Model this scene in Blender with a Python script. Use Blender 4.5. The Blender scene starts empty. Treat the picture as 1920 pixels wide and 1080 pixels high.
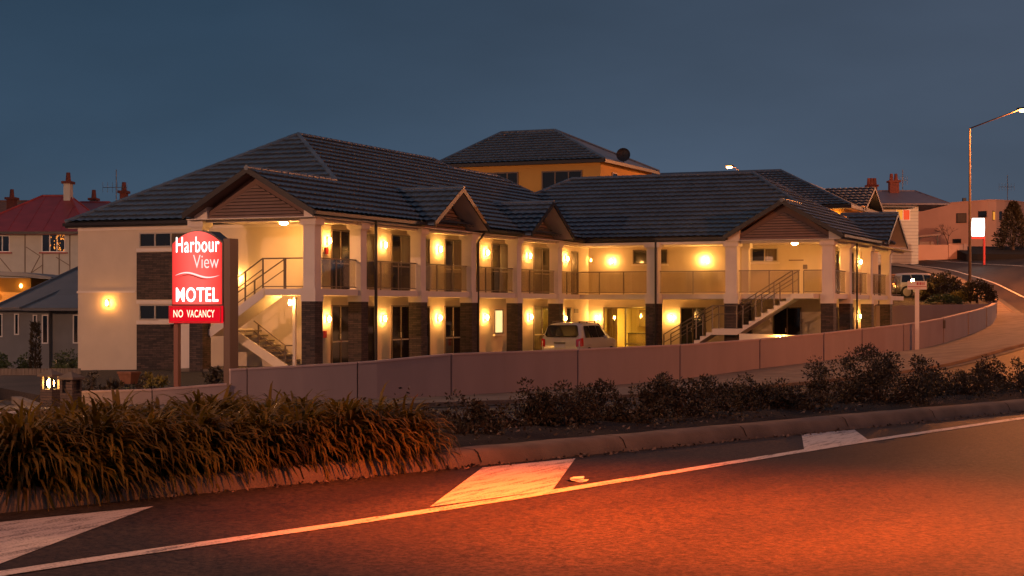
import bpy, bmesh, math, random
import numpy as np
from mathutils import Vector, Matrix, noise as mnoise
random.seed(7)
sc = bpy.context.scene
C = sc.collection
# ------------------------------------------------------------------ camera
TH = math.radians(23.3); CT, ST = math.cos(TH), math.sin(TH)
FP = 3200.0; HY = 581.0; EZ = 2.0          # focal length in px of a 1920 wide frame, horizon row, eye height
cam_d = bpy.data.cameras.new('camera'); cam = bpy.data.objects.new('camera', cam_d); C.objects.link(cam)
cam.location = (0, 0, EZ); cam.rotation_euler = (math.radians(90), 0, TH)
cam_d.sensor_width = 36; cam_d.lens = FP / 1920 * 36; cam_d.shift_y = (HY - 540) / 1920
cam_d.clip_start = 0.1; cam_d.clip_end = 3000
sc.camera = cam
# ------------------------------------------------------------------ world: dusk
SUN_EL = math.radians(4); SUN_RZ = math.radians(205)
w = bpy.data.worlds.new('World'); sc.world = w; w.use_nodes = True
nt = w.node_tree; nt.nodes.clear()
N = nt.nodes.new; L = nt.links.new
out = N('ShaderNodeOutputWorld'); bg = N('ShaderNodeBackground'); L(bg.outputs[0], out.inputs[0])
sky = N('ShaderNodeTexSky'); sky.sky_type = 'NISHITA'; sky.sun_disc = False
sky.sun_elevation = SUN_EL; sky.sun_rotation = SUN_RZ
tc = N('ShaderNodeTexCoord'); sep = N('ShaderNodeSeparateXYZ'); L(tc.outputs['Generated'], sep.inputs[0])
ramp = N('ShaderNodeValToRGB'); L(sep.outputs[2], ramp.inputs[0])
cr = ramp.color_ramp
cr.elements[0].position = 0.0; cr.elements[0].color = (0.074, 0.122, 0.172, 1)
cr.elements[1].position = 1.0; cr.elements[1].color = (0.085, 0.12, 0.17, 1)
for p, c_ in ((0.03, (0.066, 0.110, 0.170, 1)), (0.09, (0.045, 0.086, 0.145, 1)), (0.18, (0.031, 0.064, 0.112, 1)), (0.26, (0.036, 0.072, 0.125, 1)), (0.45, (0.085, 0.12, 0.17, 1))):
    e = cr.elements.new(p); e.color = c_
# brighter, mauve towards the right hand side (town glow behind the hill)
nrm = N('ShaderNodeVectorMath'); nrm.operation = 'DOT_PRODUCT'
nrm.inputs[1].default_value = (0.35, 0.93, 0.0); L(tc.outputs['Generated'], nrm.inputs[0])
mr = N('ShaderNodeMapRange'); mr.inputs[1].default_value = 0.58; mr.inputs[2].default_value = 1.0
mr.inputs[3].default_value = 0.0; mr.inputs[4].default_value = 1.0; L(nrm.outputs['Value'], mr.inputs[0])
mixg = N('ShaderNodeMixRGB'); mixg.blend_type = 'ADD'; L(mr.outputs[0], mixg.inputs[0]); L(ramp.outputs[0], mixg.inputs[1])
mixg.inputs[2].default_value = (0.046, 0.034, 0.034, 1)
# soft streaky overcast
mp = N('ShaderNodeMapping'); mp.inputs['Scale'].default_value = (1.3, 1.3, 4.0); L(tc.outputs['Generated'], mp.inputs[0])
nz = N('ShaderNodeTexNoise'); nz.inputs['Scale'].default_value = 2.2; nz.inputs['Detail'].default_value = 5; L(mp.outputs[0], nz.inputs[0])
mr2 = N('ShaderNodeMapRange'); mr2.inputs[1].default_value = 0.3; mr2.inputs[2].default_value = 0.7
mr2.inputs[3].default_value = 0.82; mr2.inputs[4].default_value = 1.18; L(nz.outputs[0], mr2.inputs[0])
mulc = N('ShaderNodeVectorMath'); mulc.operation = 'SCALE'; L(mixg.outputs[0], mulc.inputs[0]); L(mr2.outputs[0], mulc.inputs['Scale'])
skys = N('ShaderNodeVectorMath'); skys.operation = 'SCALE'; skys.inputs['Scale'].default_value = 0.002; L(sky.outputs[0], skys.inputs[0])
addn = N('ShaderNodeVectorMath'); addn.operation = 'ADD'; L(mulc.outputs[0], addn.inputs[0]); L(skys.outputs[0], addn.inputs[1])
L(addn.outputs[0], bg.inputs[0]); bg.inputs[1].default_value = 0.78
# last glow after sunset, from behind the camera
sd = bpy.data.lights.new('sun', 'SUN'); so = bpy.data.objects.new('sun', sd); C.objects.link(so)
sd.energy = 0.07; sd.angle = math.radians(60); sd.color = (1.0, 0.72, 0.68)
so.rotation_euler = (math.radians(58), 0, math.radians(5)); so.location = (0, -20, 60)
sc.view_settings.view_transform = 'Standard'; sc.view_settings.look = 'None'
sc.view_settings.exposure = 0; sc.view_settings.gamma = 1
sc.cycles.max_bounces = 6; sc.cycles.transparent_max_bounces = 16; sc.cycles.sample_clamp_indirect = 4
sc.cycles.use_denoising = True

SODIUM = (1.0, 0.27, 0.055); WARM = (1.0, 0.60, 0.20)

# ------------------------------------------------------------------ measuring helpers
def PD(px, d):
    lat = (px - 960) / FP * d
    return (lat * CT - d * ST, lat * ST + d * CT)
def DEP(x, y): return -x * ST + y * CT
def ZZ(py, x, y): return EZ - (py - HY) / FP * DEP(x, y)
def XonY(px, Y):
    r = (px - 960) / FP; return (r * Y * CT - Y * ST) / (CT + r * ST)
def YonX(px, X):
    r = (px - 960) / FP; return X * (r * ST + CT) / (r * CT - ST)
def onground(px, py, z):
    d = FP * (EZ - z) / (py - HY); return PD(px, d)

# ------------------------------------------------------------------ materials
def mat(name, col, rough=0.7, noise=0.0, nscale=8.0, bump=0.0, bscale=60.0, metal=0.0, emit=None, estr=0.0, coat=0.0, spec=0.5, vec=(1,1,1), detail=4):
    m = bpy.data.materials.new(name); m.use_nodes = True; t = m.node_tree
    b = t.nodes['Principled BSDF']
    b.inputs['Base Color'].default_value = (*col, 1); b.inputs['Roughness'].default_value = rough
    b.inputs['Metallic'].default_value = metal; b.inputs['Specular IOR Level'].default_value = spec
    if coat: b.inputs['Coat Weight'].default_value = coat; b.inputs['Coat Roughness'].default_value = 0.06
    if emit: b.inputs['Emission Color'].default_value = (*emit, 1); b.inputs['Emission Strength'].default_value = estr
    if noise or bump:
        g = t.nodes.new('ShaderNodeTexCoord'); mp = t.nodes.new('ShaderNodeMapping'); mp.inputs['Scale'].default_value = vec
        t.links.new(g.outputs['Object'], mp.inputs[0])
    if noise:
        n = t.nodes.new('ShaderNodeTexNoise'); n.inputs['Scale'].default_value = nscale; n.inputs['Detail'].default_value = detail
        t.links.new(mp.outputs[0], n.inputs[0])
        r = t.nodes.new('ShaderNodeValToRGB'); t.links.new(n.outputs[0], r.inputs[0])
        r.color_ramp.elements[0].position = 0.3; r.color_ramp.elements[1].position = 0.7
        r.color_ramp.elements[0].color = (*[max(0, c * (1 - noise)) for c in col], 1)
        r.color_ramp.elements[1].color = (*[min(1, c * (1 + noise)) for c in col], 1)
        t.links.new(r.outputs[0], b.inputs['Base Color'])
    if bump:
        n2 = t.nodes.new('ShaderNodeTexNoise'); n2.inputs['Scale'].default_value = bscale; n2.inputs['Detail'].default_value = 3
        t.links.new(mp.outputs[0], n2.inputs[0])
        bp = t.nodes.new('ShaderNodeBump'); bp.inputs['Strength'].default_value = bump; bp.inputs['Distance'].default_value = 0.02
        t.links.new(n2.outputs[0], bp.inputs['Height']); t.links.new(bp.outputs[0], b.inputs['Normal'])
    return m

def emis(name, col, s):
    m = bpy.data.materials.new(name); m.use_nodes = True; t = m.node_tree; t.nodes.clear()
    o = t.nodes.new('ShaderNodeOutputMaterial'); e = t.nodes.new('ShaderNodeEmission')
    e.inputs[0].default_value = (*col, 1); e.inputs[1].default_value = s; t.links.new(e.outputs[0], o.inputs[0]); return m

def stone_mat():
    m = bpy.data.materials.new('ledge_stone'); m.use_nodes = True; t = m.node_tree; b = t.nodes['Principled BSDF']
    g = t.nodes.new('ShaderNodeTexCoord'); s = t.nodes.new('ShaderNodeSeparateXYZ'); t.links.new(g.outputs['Object'], s.inputs[0])
    a = t.nodes.new('ShaderNodeMath'); a.operation = 'ADD'; t.links.new(s.outputs[0], a.inputs[0]); t.links.new(s.outputs[1], a.inputs[1])
    cb = t.nodes.new('ShaderNodeCombineXYZ'); t.links.new(a.outputs[0], cb.inputs[0]); t.links.new(s.outputs[2], cb.inputs[1])
    br = t.nodes.new('ShaderNodeTexBrick'); t.links.new(cb.outputs[0], br.inputs[0])
    br.inputs['Scale'].default_value = 1.0; br.inputs['Brick Width'].default_value = 0.34; br.inputs['Row Height'].default_value = 0.065
    br.inputs['Mortar Size'].default_value = 0.006; br.inputs['Color1'].default_value = (0.105, 0.07, 0.06, 1)
    br.inputs['Color2'].default_value = (0.035, 0.027, 0.027, 1); br.inputs['Mortar'].default_value = (0.01, 0.01, 0.01, 1)
    br.inputs['Bias'].default_value = -0.1
    n = t.nodes.new('ShaderNodeTexNoise'); n.inputs['Scale'].default_value = 9; t.links.new(g.outputs['Object'], n.inputs[0])
    mx = t.nodes.new('ShaderNodeMixRGB'); mx.blend_type = 'MULTIPLY'; mx.inputs[0].default_value = 0.8
    r = t.nodes.new('ShaderNodeValToRGB'); r.color_ramp.elements[0].color = (0.35, 0.35, 0.35, 1); r.color_ramp.elements[1].color = (1.5, 1.4, 1.3, 1)
    t.links.new(n.outputs[0], r.inputs[0]); t.links.new(br.outputs[0], mx.inputs[1]); t.links.new(r.outputs[0], mx.inputs[2])
    t.links.new(mx.outputs[0], b.inputs['Base Color']); b.inputs['Roughness'].default_value = 0.75
    bp = t.nodes.new('ShaderNodeBump'); bp.inputs['Strength'].default_value = 0.9; bp.inputs['Distance'].default_value = 0.03
    t.links.new(mx.outputs[0], bp.inputs['Height']); t.links.new(bp.outputs[0], b.inputs['Normal'])
    return m

def glass_mat(name, tint=(0.75, 0.78, 0.75), alpha=0.12, rough=0.03, k=.35):
    m = bpy.data.materials.new(name); m.use_nodes = True; t = m.node_tree; t.nodes.clear()
    o = t.nodes.new('ShaderNodeOutputMaterial'); mx = t.nodes.new('ShaderNodeMixShader')
    tr = t.nodes.new('ShaderNodeBsdfTransparent'); tr.inputs[0].default_value = (*tint, 1)
    gl = t.nodes.new('ShaderNodeBsdfGlossy'); gl.inputs['Roughness'].default_value = rough
    fr = t.nodes.new('ShaderNodeFresnel'); fr.inputs[0].default_value = 1.5
    ad = t.nodes.new('ShaderNodeMath'); ad.operation = 'ADD'; ad.use_clamp = True; ad.inputs[1].default_value = alpha
    mu = t.nodes.new('ShaderNodeMath'); mu.operation = 'MULTIPLY'; mu.inputs[1].default_value = k; t.links.new(fr.outputs[0], mu.inputs[0])
    t.links.new(mu.outputs[0], ad.inputs[0]); t.links.new(ad.outputs[0], mx.inputs[0])
    t.links.new(tr.outputs[0], mx.inputs[1]); t.links.new(gl.outputs[0], mx.inputs[2]); t.links.new(mx.outputs[0], o.inputs[0]); return m

def asphalt_mat():
    m = mat('asphalt', (0.055, 0.05, 0.048), rough=0.6, spec=0.15)
    t = m.node_tree; b = t.nodes['Principled BSDF']; g = t.nodes.new('ShaderNodeTexCoord')
    n1 = t.nodes.new('ShaderNodeTexNoise'); n1.inputs['Scale'].default_value = 24; n1.inputs['Detail'].default_value = 8; n1.inputs['Roughness'].default_value = .8
    n2 = t.nodes.new('ShaderNodeTexNoise'); n2.inputs['Scale'].default_value = 0.35; n2.inputs['Detail'].default_value = 6
    mp = t.nodes.new('ShaderNodeMapping'); mp.inputs['Rotation'].default_value = (0, 0, math.radians(18.5)); mp.inputs['Scale'].default_value = (1.6, 0.25, 1)
    t.links.new(g.outputs['Object'], mp.inputs[0]); t.links.new(mp.outputs[0], n2.inputs[0]); t.links.new(g.outputs['Object'], n1.inputs[0])
    r1 = t.nodes.new('ShaderNodeValToRGB'); r1.color_ramp.elements[0].color = (0.010, 0.0075, 0.006, 1); r1.color_ramp.elements[1].color = (0.085, 0.062, 0.048, 1)
    r1.color_ramp.elements[0].position = 0.40; r1.color_ramp.elements[1].position = 0.64
    r2 = t.nodes.new('ShaderNodeValToRGB'); r2.color_ramp.elements[0].color = (0.55, 0.55, 0.55, 1); r2.color_ramp.elements[1].color = (1.4, 1.4, 1.4, 1)
    r2.color_ramp.elements[0].position = 0.35; r2.color_ramp.elements[1].position = 0.65
    t.links.new(n1.outputs[0], r1.inputs[0]); t.links.new(n2.outputs[0], r2.inputs[0])
    mx = t.nodes.new('ShaderNodeMixRGB'); mx.blend_type = 'MULTIPLY'; mx.inputs[0].default_value = 1
    t.links.new(r1.outputs[0], mx.inputs[1]); t.links.new(r2.outputs[0], mx.inputs[2])
    # thin tar cracks
    v = t.nodes.new('ShaderNodeTexVoronoi'); v.feature = 'DISTANCE_TO_EDGE'; v.inputs['Scale'].default_value = 0.28
    nd = t.nodes.new('ShaderNodeTexNoise'); nd.inputs['Scale'].default_value = 1.2; t.links.new(g.outputs['Object'], nd.inputs[0])
    av = t.nodes.new('ShaderNodeMixRGB'); av.blend_type = 'ADD'; av.inputs[0].default_value = 1.0
    t.links.new(g.outputs['Object'], av.inputs[1]); t.links.new(nd.outputs['Color'], av.inputs[2]); t.links.new(av.outputs[0], v.inputs[0])
    lt = t.nodes.new('ShaderNodeMapRange'); lt.inputs[1].default_value = 0.0; lt.inputs[2].default_value = 0.006; lt.inputs[3].default_value = 0.62; lt.inputs[4].default_value = 1
    t.links.new(v.outputs[0], lt.inputs[0])
    mx2 = t.nodes.new('ShaderNodeMixRGB'); mx2.blend_type = 'MULTIPLY'; mx2.inputs[0].default_value = 1
    t.links.new(mx.outputs[0], mx2.inputs[1]); t.links.new(lt.outputs[0], mx2.inputs[2]); t.links.new(mx2.outputs[0], b.inputs['Base Color'])
    bp = t.nodes.new('ShaderNodeBump'); bp.inputs['Strength'].default_value = 0.5; bp.inputs['Distance'].default_value = 0.01
    t.links.new(n1.outputs[0], bp.inputs['Height']); t.links.new(bp.outputs[0], b.inputs['Normal'])
    return m

def paint_mat():
    m = mat('road_paint', (0.62, 0.60, 0.56), rough=0.55)
    t = m.node_tree; b = t.nodes['Principled BSDF']; g = t.nodes.new('ShaderNodeTexCoord')
    mp = t.nodes.new('ShaderNodeMapping'); mp.inputs['Rotation'].default_value = (0, 0, math.radians(-50)); mp.inputs['Scale'].default_value = (9, 1.2, 1)
    n = t.nodes.new('ShaderNodeTexNoise'); n.inputs['Scale'].default_value = 1.6; n.inputs['Detail'].default_value = 6
    n2 = t.nodes.new('ShaderNodeTexNoise'); n2.inputs['Scale'].default_value = 60
    t.links.new(g.outputs['Object'], mp.inputs[0]); t.links.new(mp.outputs[0], n.inputs[0]); t.links.new(g.outputs['Object'], n2.inputs[0])
    ad = t.nodes.new('ShaderNodeMixRGB'); ad.inputs[0].default_value = .45; t.links.new(n.outputs[0], ad.inputs[1]); t.links.new(n2.outputs[0], ad.inputs[2])
    r = t.nodes.new('ShaderNodeValToRGB'); r.color_ramp.elements[0].color = (0.07, 0.06, 0.055, 1); r.color_ramp.elements[1].color = (0.62, 0.58, 0.54, 1)
    r.color_ramp.elements[0].position = .36; r.color_ramp.elements[1].position = .50
    t.links.new(ad.outputs[0], r.inputs[0]); t.links.new(r.outputs[0], b.inputs['Base Color']); return m

M = dict(
    plaster=mat('plaster', (0.68, 0.57, 0.44), .85, .05, 1.5, .25, 90),
    plaster_trim=mat('plaster_trim', (0.78, 0.69, 0.62), .8, .04, 2, .15, 80),
    stone=stone_mat(),
    tile=mat('roof_tile', (0.115, 0.145, 0.185), .42, .2, 1.1, .25, 140, spec=.6),
    tile2=mat('roof_tile_dark', (0.14, 0.14, 0.16), .5, .15, 2, .2, 120),
    fascia=mat('fascia_paint', (0.020, 0.016, 0.018), .5, .1, 3),
    lining=mat('gable_lining_paint', (0.17, 0.10, 0.085), .7, .05, 2),
    board=mat('louvre_board', (0.27, 0.18, 0.155), .6, .08, 3),
    alu=mat('bronze_aluminium', (0.15, 0.11, 0.085), .4, metal=.3),
    alu_light=mat('pale_aluminium', (0.50, 0.44, 0.38), .45, metal=.2),
    glassdark=mat('dark_window_glass', (0.012, 0.010, 0.010), .06, spec=.8),
    curtain=mat('curtain_cloth', (0.10, 0.07, 0.045), .25, .25, 3, vec=(9, 9, .4), spec=.6),
    railglass=glass_mat('railing_glass', (0.80, 0.78, 0.74), .05),
    concrete=mat('concrete', (0.17, 0.135, 0.105), .85, .3, 1.3, .3, 50),
    kerb=mat('kerb_concrete', (0.17, 0.12, 0.09), .85, .28, 2.2, .5, 45),
    wallpaint=mat('wall_paint', (0.33, 0.245, 0.240), .8, .07, 1.3, .2, 60, vec=(1, 1, .3)),
    walltop_lit=mat('wall_top_lit', (0.48, 0.33, 0.30), .7, .06, 2),  # paler than the wall: light on its top edge put into the colour
    asphalt=asphalt_mat(), paint=paint_mat(),
    soil=mat('bark_mulch', (0.010, 0.006, 0.004), .95, .5, 22, .9, 60),
    grass=mat('grass_ground', (0.045, 0.055, 0.022), .95, .4, 3, .5, 40),
    leaf=mat('strap_leaf', (0.14, 0.095, 0.012), .5, .65, 2.5, spec=.25),
    leafd=mat('shrub_leaf', (0.042, 0.029, 0.013), .6, .45, 3),
    leafg=mat('garden_leaf', (0.06, 0.085, 0.03), .55, .4, 3),
    leafy=mat('yellow_leaf', (0.22, 0.17, 0.03), .55, .4, 3),
    twig=mat('twig_bark', (0.08, 0.05, 0.035), .9, .3, 8),
    sconce=emis('lamp_glass_lit', (1.0, 0.46, 0.10), 520.0),
    dome=emis('ceiling_lamp_lit', (1.0, 0.46, 0.10), 480.0),
    lampmetal=mat('lamp_metal', (0.10, 0.09, 0.08), .4, metal=.7),
    steel=mat('galvanised_steel', (0.06, 0.05, 0.05), .5, .2, 4, metal=.5),
    sodium=emis('sodium_lens_lit', (1.0, 0.40, 0.09), 60.0),
    orange=mat('ochre_render', (0.60, 0.34, 0.075), .85, .08, .8, .2, 60),
    redroof=mat('red_iron_roof', (0.30, 0.035, 0.035), .45, .15, 1.5, vec=(1, 1, 1)),
    white_board=mat('white_weatherboard', (0.50, 0.50, 0.44), .7, .06, 2),
    brick=mat('chimney_brick', (0.13, 0.035, 0.025), .85, .3, 6),
    grey_wall=mat('grey_render', (0.20, 0.21, 0.22), .85, .08, 1.5),
    slate=mat('slate_iron_roof', (0.09, 0.10, 0.115), .5, .1, 1.5),
    salmon=mat('salmon_render', (0.52, 0.30, 0.22), .85, .06, .6),
    wood=mat('paling_wood', (0.20, 0.16, 0.13), .9, .3, 3, .3, 20, vec=(6, 6, .5)),
    carpaint=mat('silver_car_paint', (0.52, 0.49, 0.46), .28, coat=.8, metal=.15),
    carpaint2=mat('pale_car_paint', (0.48, 0.46, 0.46), .3, coat=.8, metal=.2),
    rubber=mat('tyre_rubber', (0.015, 0.015, 0.015), .85),
    rim=mat('alloy_rim', (0.45, 0.45, 0.45), .3, metal=.9),
    redlens=mat('red_lens', (0.50, 0.012, 0.012), .15, coat=1),
    white=mat('white_paint', (0.75, 0.73, 0.70), .6, .03, 3),
    pole_white=mat('sign_white', (0.74, 0.66, 0.62), .6, .04, 2),
    redpaint=mat('red_paint', (0.45, 0.02, 0.02), .5),
    terracotta=mat('terracotta', (0.17, 0.07, 0.04), .8, .2, 8),
    red_emit=emis('sign_red_lit', (1.0, 0.045, 0.055), 1.0),
    white_emit=emis('sign_white_lit', (1.0, 0.93, 0.88), 3.2),
    thin_emit=emis('sign_thin_letters_lit', (1.0, 0.72, 0.66), 1.3),
    neon=emis('neon_lit', (1.0, 0.62, 0.42), 2.2),
    neonred=emis('neon_panel_lit', (0.95, 0.008, 0.02), 0.85),
    frosted=emis('frosted_window_lit', (1.0, 0.74, 0.30), 1.25),
    roomwall=mat('room_wall', (0.74, 0.58, 0.20), .8, .04, 2),
    sheer=mat('room_curtain', (0.60, 0.46, 0.18), .85, .25, 3, vec=(8, 8, .3)),
    cupboard=mat('kitchen_cupboard', (0.18, 0.13, 0.05), .5),
    signwhite=emis('white_sign_lit', (1.0, 0.97, 0.86), 3.5),
    glow_amber=emis('amber_window_lit', (1.0, 0.36, 0.05), .9),
    glow_red=emis('red_window_lit', (1.0, 0.10, 0.03), .9),
    fairy=emis('fairy_reflections_lit', (1.0, 0.32, 0.05), 1.5),
)

def translucent(m, f):
    t = m.node_tree; b = t.nodes['Principled BSDF']; o = t.nodes['Material Output']
    tr = t.nodes.new('ShaderNodeBsdfTranslucent'); mx = t.nodes.new('ShaderNodeMixShader'); mx.inputs[0].default_value = f
    src = b.inputs['Base Color'].links[0].from_socket; t.links.new(src, tr.inputs[0])
    t.links.new(b.outputs[0], mx.inputs[1]); t.links.new(tr.outputs[0], mx.inputs[2]); t.links.new(mx.outputs[0], o.inputs[0])
translucent(M['leaf'], .3)
# ------------------------------------------------------------------ mesh builder
class MB:
    def __init__(s): s.v = []; s.f = []; s.sm = []
    def add(s, vs, fs, smooth=False):
        o = len(s.v); s.v += [tuple(p) for p in vs]; s.f += [tuple(i + o for i in f) for f in fs]; s.sm += [smooth] * len(fs); return s
    def box(s, x0, x1, y0, y1, z0, z1):
        x0, x1 = sorted((x0, x1)); y0, y1 = sorted((y0, y1)); z0, z1 = sorted((z0, z1))
        return s.add([(x0,y0,z0),(x1,y0,z0),(x1,y1,z0),(x0,y1,z0),(x0,y0,z1),(x1,y0,z1),(x1,y1,z1),(x0,y1,z1)],
              [(0,3,2,1),(4,5,6,7),(0,1,5,4),(1,2,6,5),(2,3,7,6),(3,0,4,7)])
    def quad(s, a, b, c, d): return s.add([a, b, c, d], [(0, 1, 2, 3)])
    def poly(s, pts): return s.add(pts, [tuple(range(len(pts)))])
    def prism(s, pts, z0, z1):          # pts in xy; z may be per-vertex list
        n = len(pts); a = [(p[0], p[1], z0[i] if isinstance(z0, list) else z0) for i, p in enumerate(pts)]
        b = [(p[0], p[1], z1[i] if isinstance(z1, list) else z1) for i, p in enumerate(pts)]
        return s.add(a + b, [tuple(range(n))[::-1], tuple(range(n, 2*n))] + [(i, (i+1) % n, n + (i+1) % n, n + i) for i in range(n)])
    def slab(s, pts, off):              # any planar polygon thickened by vector off
        n = len(pts); o = Vector(off); a = [Vector(p) for p in pts]; b = [p + o for p in a]
        return s.add(a + b, [tuple(range(n))[::-1], tuple(range(n, 2*n))] + [(i, (i+1) % n, n + (i+1) % n, n + i) for i in range(n)])
    def tube(s, p0, p1, r0, r1=None, n=8, caps=True, smooth=True):
        r1 = r0 if r1 is None else r1; p0 = Vector(p0); p1 = Vector(p1); d = (p1 - p0)
        if d.length < 1e-6: return s
        d.normalize(); u = d.orthogonal().normalized(); w_ = d.cross(u)
        vs = []
        for p, r in ((p0, r0), (p1, r1)):
            for k in range(n):
                a = 2 * math.pi * k / n; vs.append(p + u * (r * math.cos(a)) + w_ * (r * math.sin(a)))
        s.add(vs, [(k, (k+1) % n, n + (k+1) % n, n + k) for k in range(n)], smooth)
        if caps: s.add(vs, [tuple(range(n))[::-1], tuple(range(n, 2*n))])
        return s
    def beam(s, p0, p1, w_, h, up=(0, 0, 1)):   # rectangular bar
        p0 = Vector(p0); p1 = Vector(p1); d = (p1 - p0).normalized(); r = d.cross(Vector(up)).normalized(); u = r.cross(d)
        a = []
        for p in (p0, p1):
            for sx, sz in ((-1, -1), (1, -1), (1, 1), (-1, 1)): a.append(p + r * (sx * w_ / 2) + u * (sz * h / 2))
        return s.add(a, [(0, 1, 2, 3), (7, 6, 5, 4), (0, 4, 5, 1), (1, 5, 6, 2), (2, 6, 7, 3), (3, 7, 4, 0)])
    def ball(s, c, rx, ry, rz, nu=10, nv=6):
        vs = []; fs = []
        for j in range(nv + 1):
            ph = math.pi * j / nv
            for i in range(nu):
                a = 2 * math.pi * i / nu; vs.append((c[0] + rx*math.sin(ph)*math.cos(a), c[1] + ry*math.sin(ph)*math.sin(a), c[2] + rz*math.cos(ph)))
        for j in range(nv):
            for i in range(nu):
                a = j*nu + i; b = j*nu + (i+1) % nu; fs.append((a, b, b + nu, a + nu))
        return s.add(vs, fs, True)
    def build(s, name, material, parent=None, org=(0, 0, 0), recalc=False):
        me = bpy.data.meshes.new(name)
        me.from_pydata([(p[0]-org[0], p[1]-org[1], p[2]-org[2]) for p in s.v], [], s.f)
        me.polygons.foreach_set('use_smooth', s.sm)
        if recalc:
            b = bmesh.new(); b.from_mesh(me); bmesh.ops.remove_doubles(b, verts=b.verts, dist=1e-5); bmesh.ops.recalc_face_normals(b, faces=b.faces); b.to_mesh(me); b.free()
        me.update(); me.validate()
        me.materials.append(M[material] if isinstance(material, str) else material)
        o = bpy.data.objects.new(name, me); C.objects.link(o)
        if parent is not None: o.parent = parent
        else: o.location = org
        return o
def tag(o, label=None, cat=None, group=None, kind=None):
    if label: o['label'] = label
    if cat: o['category'] = cat
    if group: o['group'] = group
    if kind: o['kind'] = kind
    return o
def empty(name, loc, rz=0.0, label=None, cat=None, group=None):
    o = bpy.data.objects.new(name, None); C.objects.link(o); o.location = loc; o.rotation_euler = (0, 0, rz); o.empty_display_size = .3
    return tag(o, label, cat, group)
def copy_tree(o, parent=None):
    c = o.copy(); C.objects.link(c)
    if parent is not None: c.parent = parent
    for ch in list(o.children): copy_tree(ch, c)
    return c

# ------------------------------------------------------------------ terrain
ctrl = []
def cp(px, d, z): x, y = PD(px, d); ctrl.append((x, y, z))
for px, d, z in ((-400,43,-.6),(148,42,-.45),(425,43,-.5),(690,44.5,-.45),(845,46,-.43),(1075,50,-.4),(1290,56,-.35),(1420,60,-.17),(1540,64,-.04),
        (1720,74,.17),(1800,80,.58),(1865,90,1.15),(845,41,-.33),(1290,46,-.33),(1490,51,-.28),(1740,57,.03),(1920,60,.66),(2100,70,1.3),(2400,50,.9),
        (1920,92,1.68),(1870,106,2.46),(1830,112,3.2),(1780,124,4.5),(1690,140,5.6),(1920,130,5.3),(1690,152,6.8),(1820,155,7.2),(2100,120,4.6),(2100,160,8),(1875,97,1.65),(1900,88,1.2),(1650,110,3.2),
        (0,60,-.78),(148,60,-.62),(0,80,-.9),(-300,70,-1.0),(0,110,-.6),(500,110,.2),(1000,120,3.2),(1400,120,5.0),(1400,95,1.8),(1000,98,1.0),(600,45,-.42),
        (-600,110,-1),(-600,250,2),(600,250,8),(1600,260,14),(2600,260,16),(2600,120,5),(300,31,.0),(1000,33,.0),(1500,36,.08),(2000,42,.25),(-500,28,0.1),(2900,40,.5)): cp(px, d, z)
for a in range(-40, 61, 20):
    for d in (-30, -5, 14): ctrl.append((a*CT - d*ST, a*ST + d*CT, .4))
P_ = np.array(ctrl)
def _U(r2): return np.where(r2 > 1e-9, r2 * np.log(np.maximum(r2, 1e-9)), 0.0)
n_ = len(P_); r2 = ((P_[:, None, :2] - P_[None, :, :2])**2).sum(-1)
K_ = np.zeros((n_+3, n_+3)); K_[:n_, :n_] = _U(r2) + np.eye(n_) * 8; K_[:n_, n_] = 1; K_[:n_, n_+1:] = P_[:, :2]; K_[n_:, :n_] = K_[:n_, n_:].T
S_ = np.linalg.solve(K_, np.concatenate([P_[:, 2], [0, 0, 0]]))
# the line of the median kerb: everything on the camera's side of it is flat road
KD = Vector((.67*CT - .742*ST, .67*ST + .742*CT)); KO = Vector(onground(850, 878, .4))
KN = Vector((-KD.y, KD.x))           # pointing away from the camera
def terr(x, y):
    x = np.asarray(x, float); y = np.asarray(y, float); shp = x.shape; X = x.ravel(); Y = y.ravel()
    z = np.zeros(X.size)
    for i in range(0, X.size, 20000):
        a = X[i:i+20000]; b = Y[i:i+20000]
        r = (a[:, None] - P_[None, :, 0])**2 + (b[:, None] - P_[None, :, 1])**2
        z[i:i+20000] = _U(r) @ S_[:n_] + S_[n_] + S_[n_+1]*a + S_[n_+2]*b
    q = (X - KO.x)*KN.x + (Y - KO.y)*KN.y
    t = np.clip((q - 2.2)/9.0, 0, 1); t = t*t*(3 - 2*t)
    z = .4*(1 - t) + z*t
    z = np.clip(z, -1.6, 16)
    return z.reshape(shp) if shp else float(z[0])
def T(x, y): return float(terr(np.array([x]), np.array([y]))[0])

# boundary wall line: px, depth, top z, bottom z
WL = [(430,43.2,.46,-.5),(560,43.8,.53,-.5),(690,44.5,.61,-.5),(845,46,.78,-.46),(960,47.8,.79,-.45),(1075,50,.80,-.45),(1180,52.8,.815,-.4),(1290,56,.83,-.38),
      (1420,60,.93,-.25),(1540,64,1.08,-.1),(1630,68.5,1.23,0),(1720,74,1.40,.1),(1765,77,1.58,.3),(1800,80,1.77,.5),(1838,84.5,2.0,.8),(1862,90,2.24,1.1),(1867,94,2.4,1.4),(1866,97,2.48,1.6)]
WP = [PD(a, b) for a, b, _, _ in WL]
site = [PD(150, 42.2), PD(425, 43.1)] + WP + [(-17.0, 92.0), (-41, 92), (-41, 50), (-38.5, 44)]
def inside(x, y, poly):
    c_ = False; j = len(poly) - 1
    for i in range(len(poly)):
        xi, yi = poly[i]; xj, yj = poly[j]
        if (yi > y) != (yj > y) and x < (xj - xi)*(y - yi)/(yj - yi) + xi: c_ = not c_
        j = i
    return c_
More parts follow.
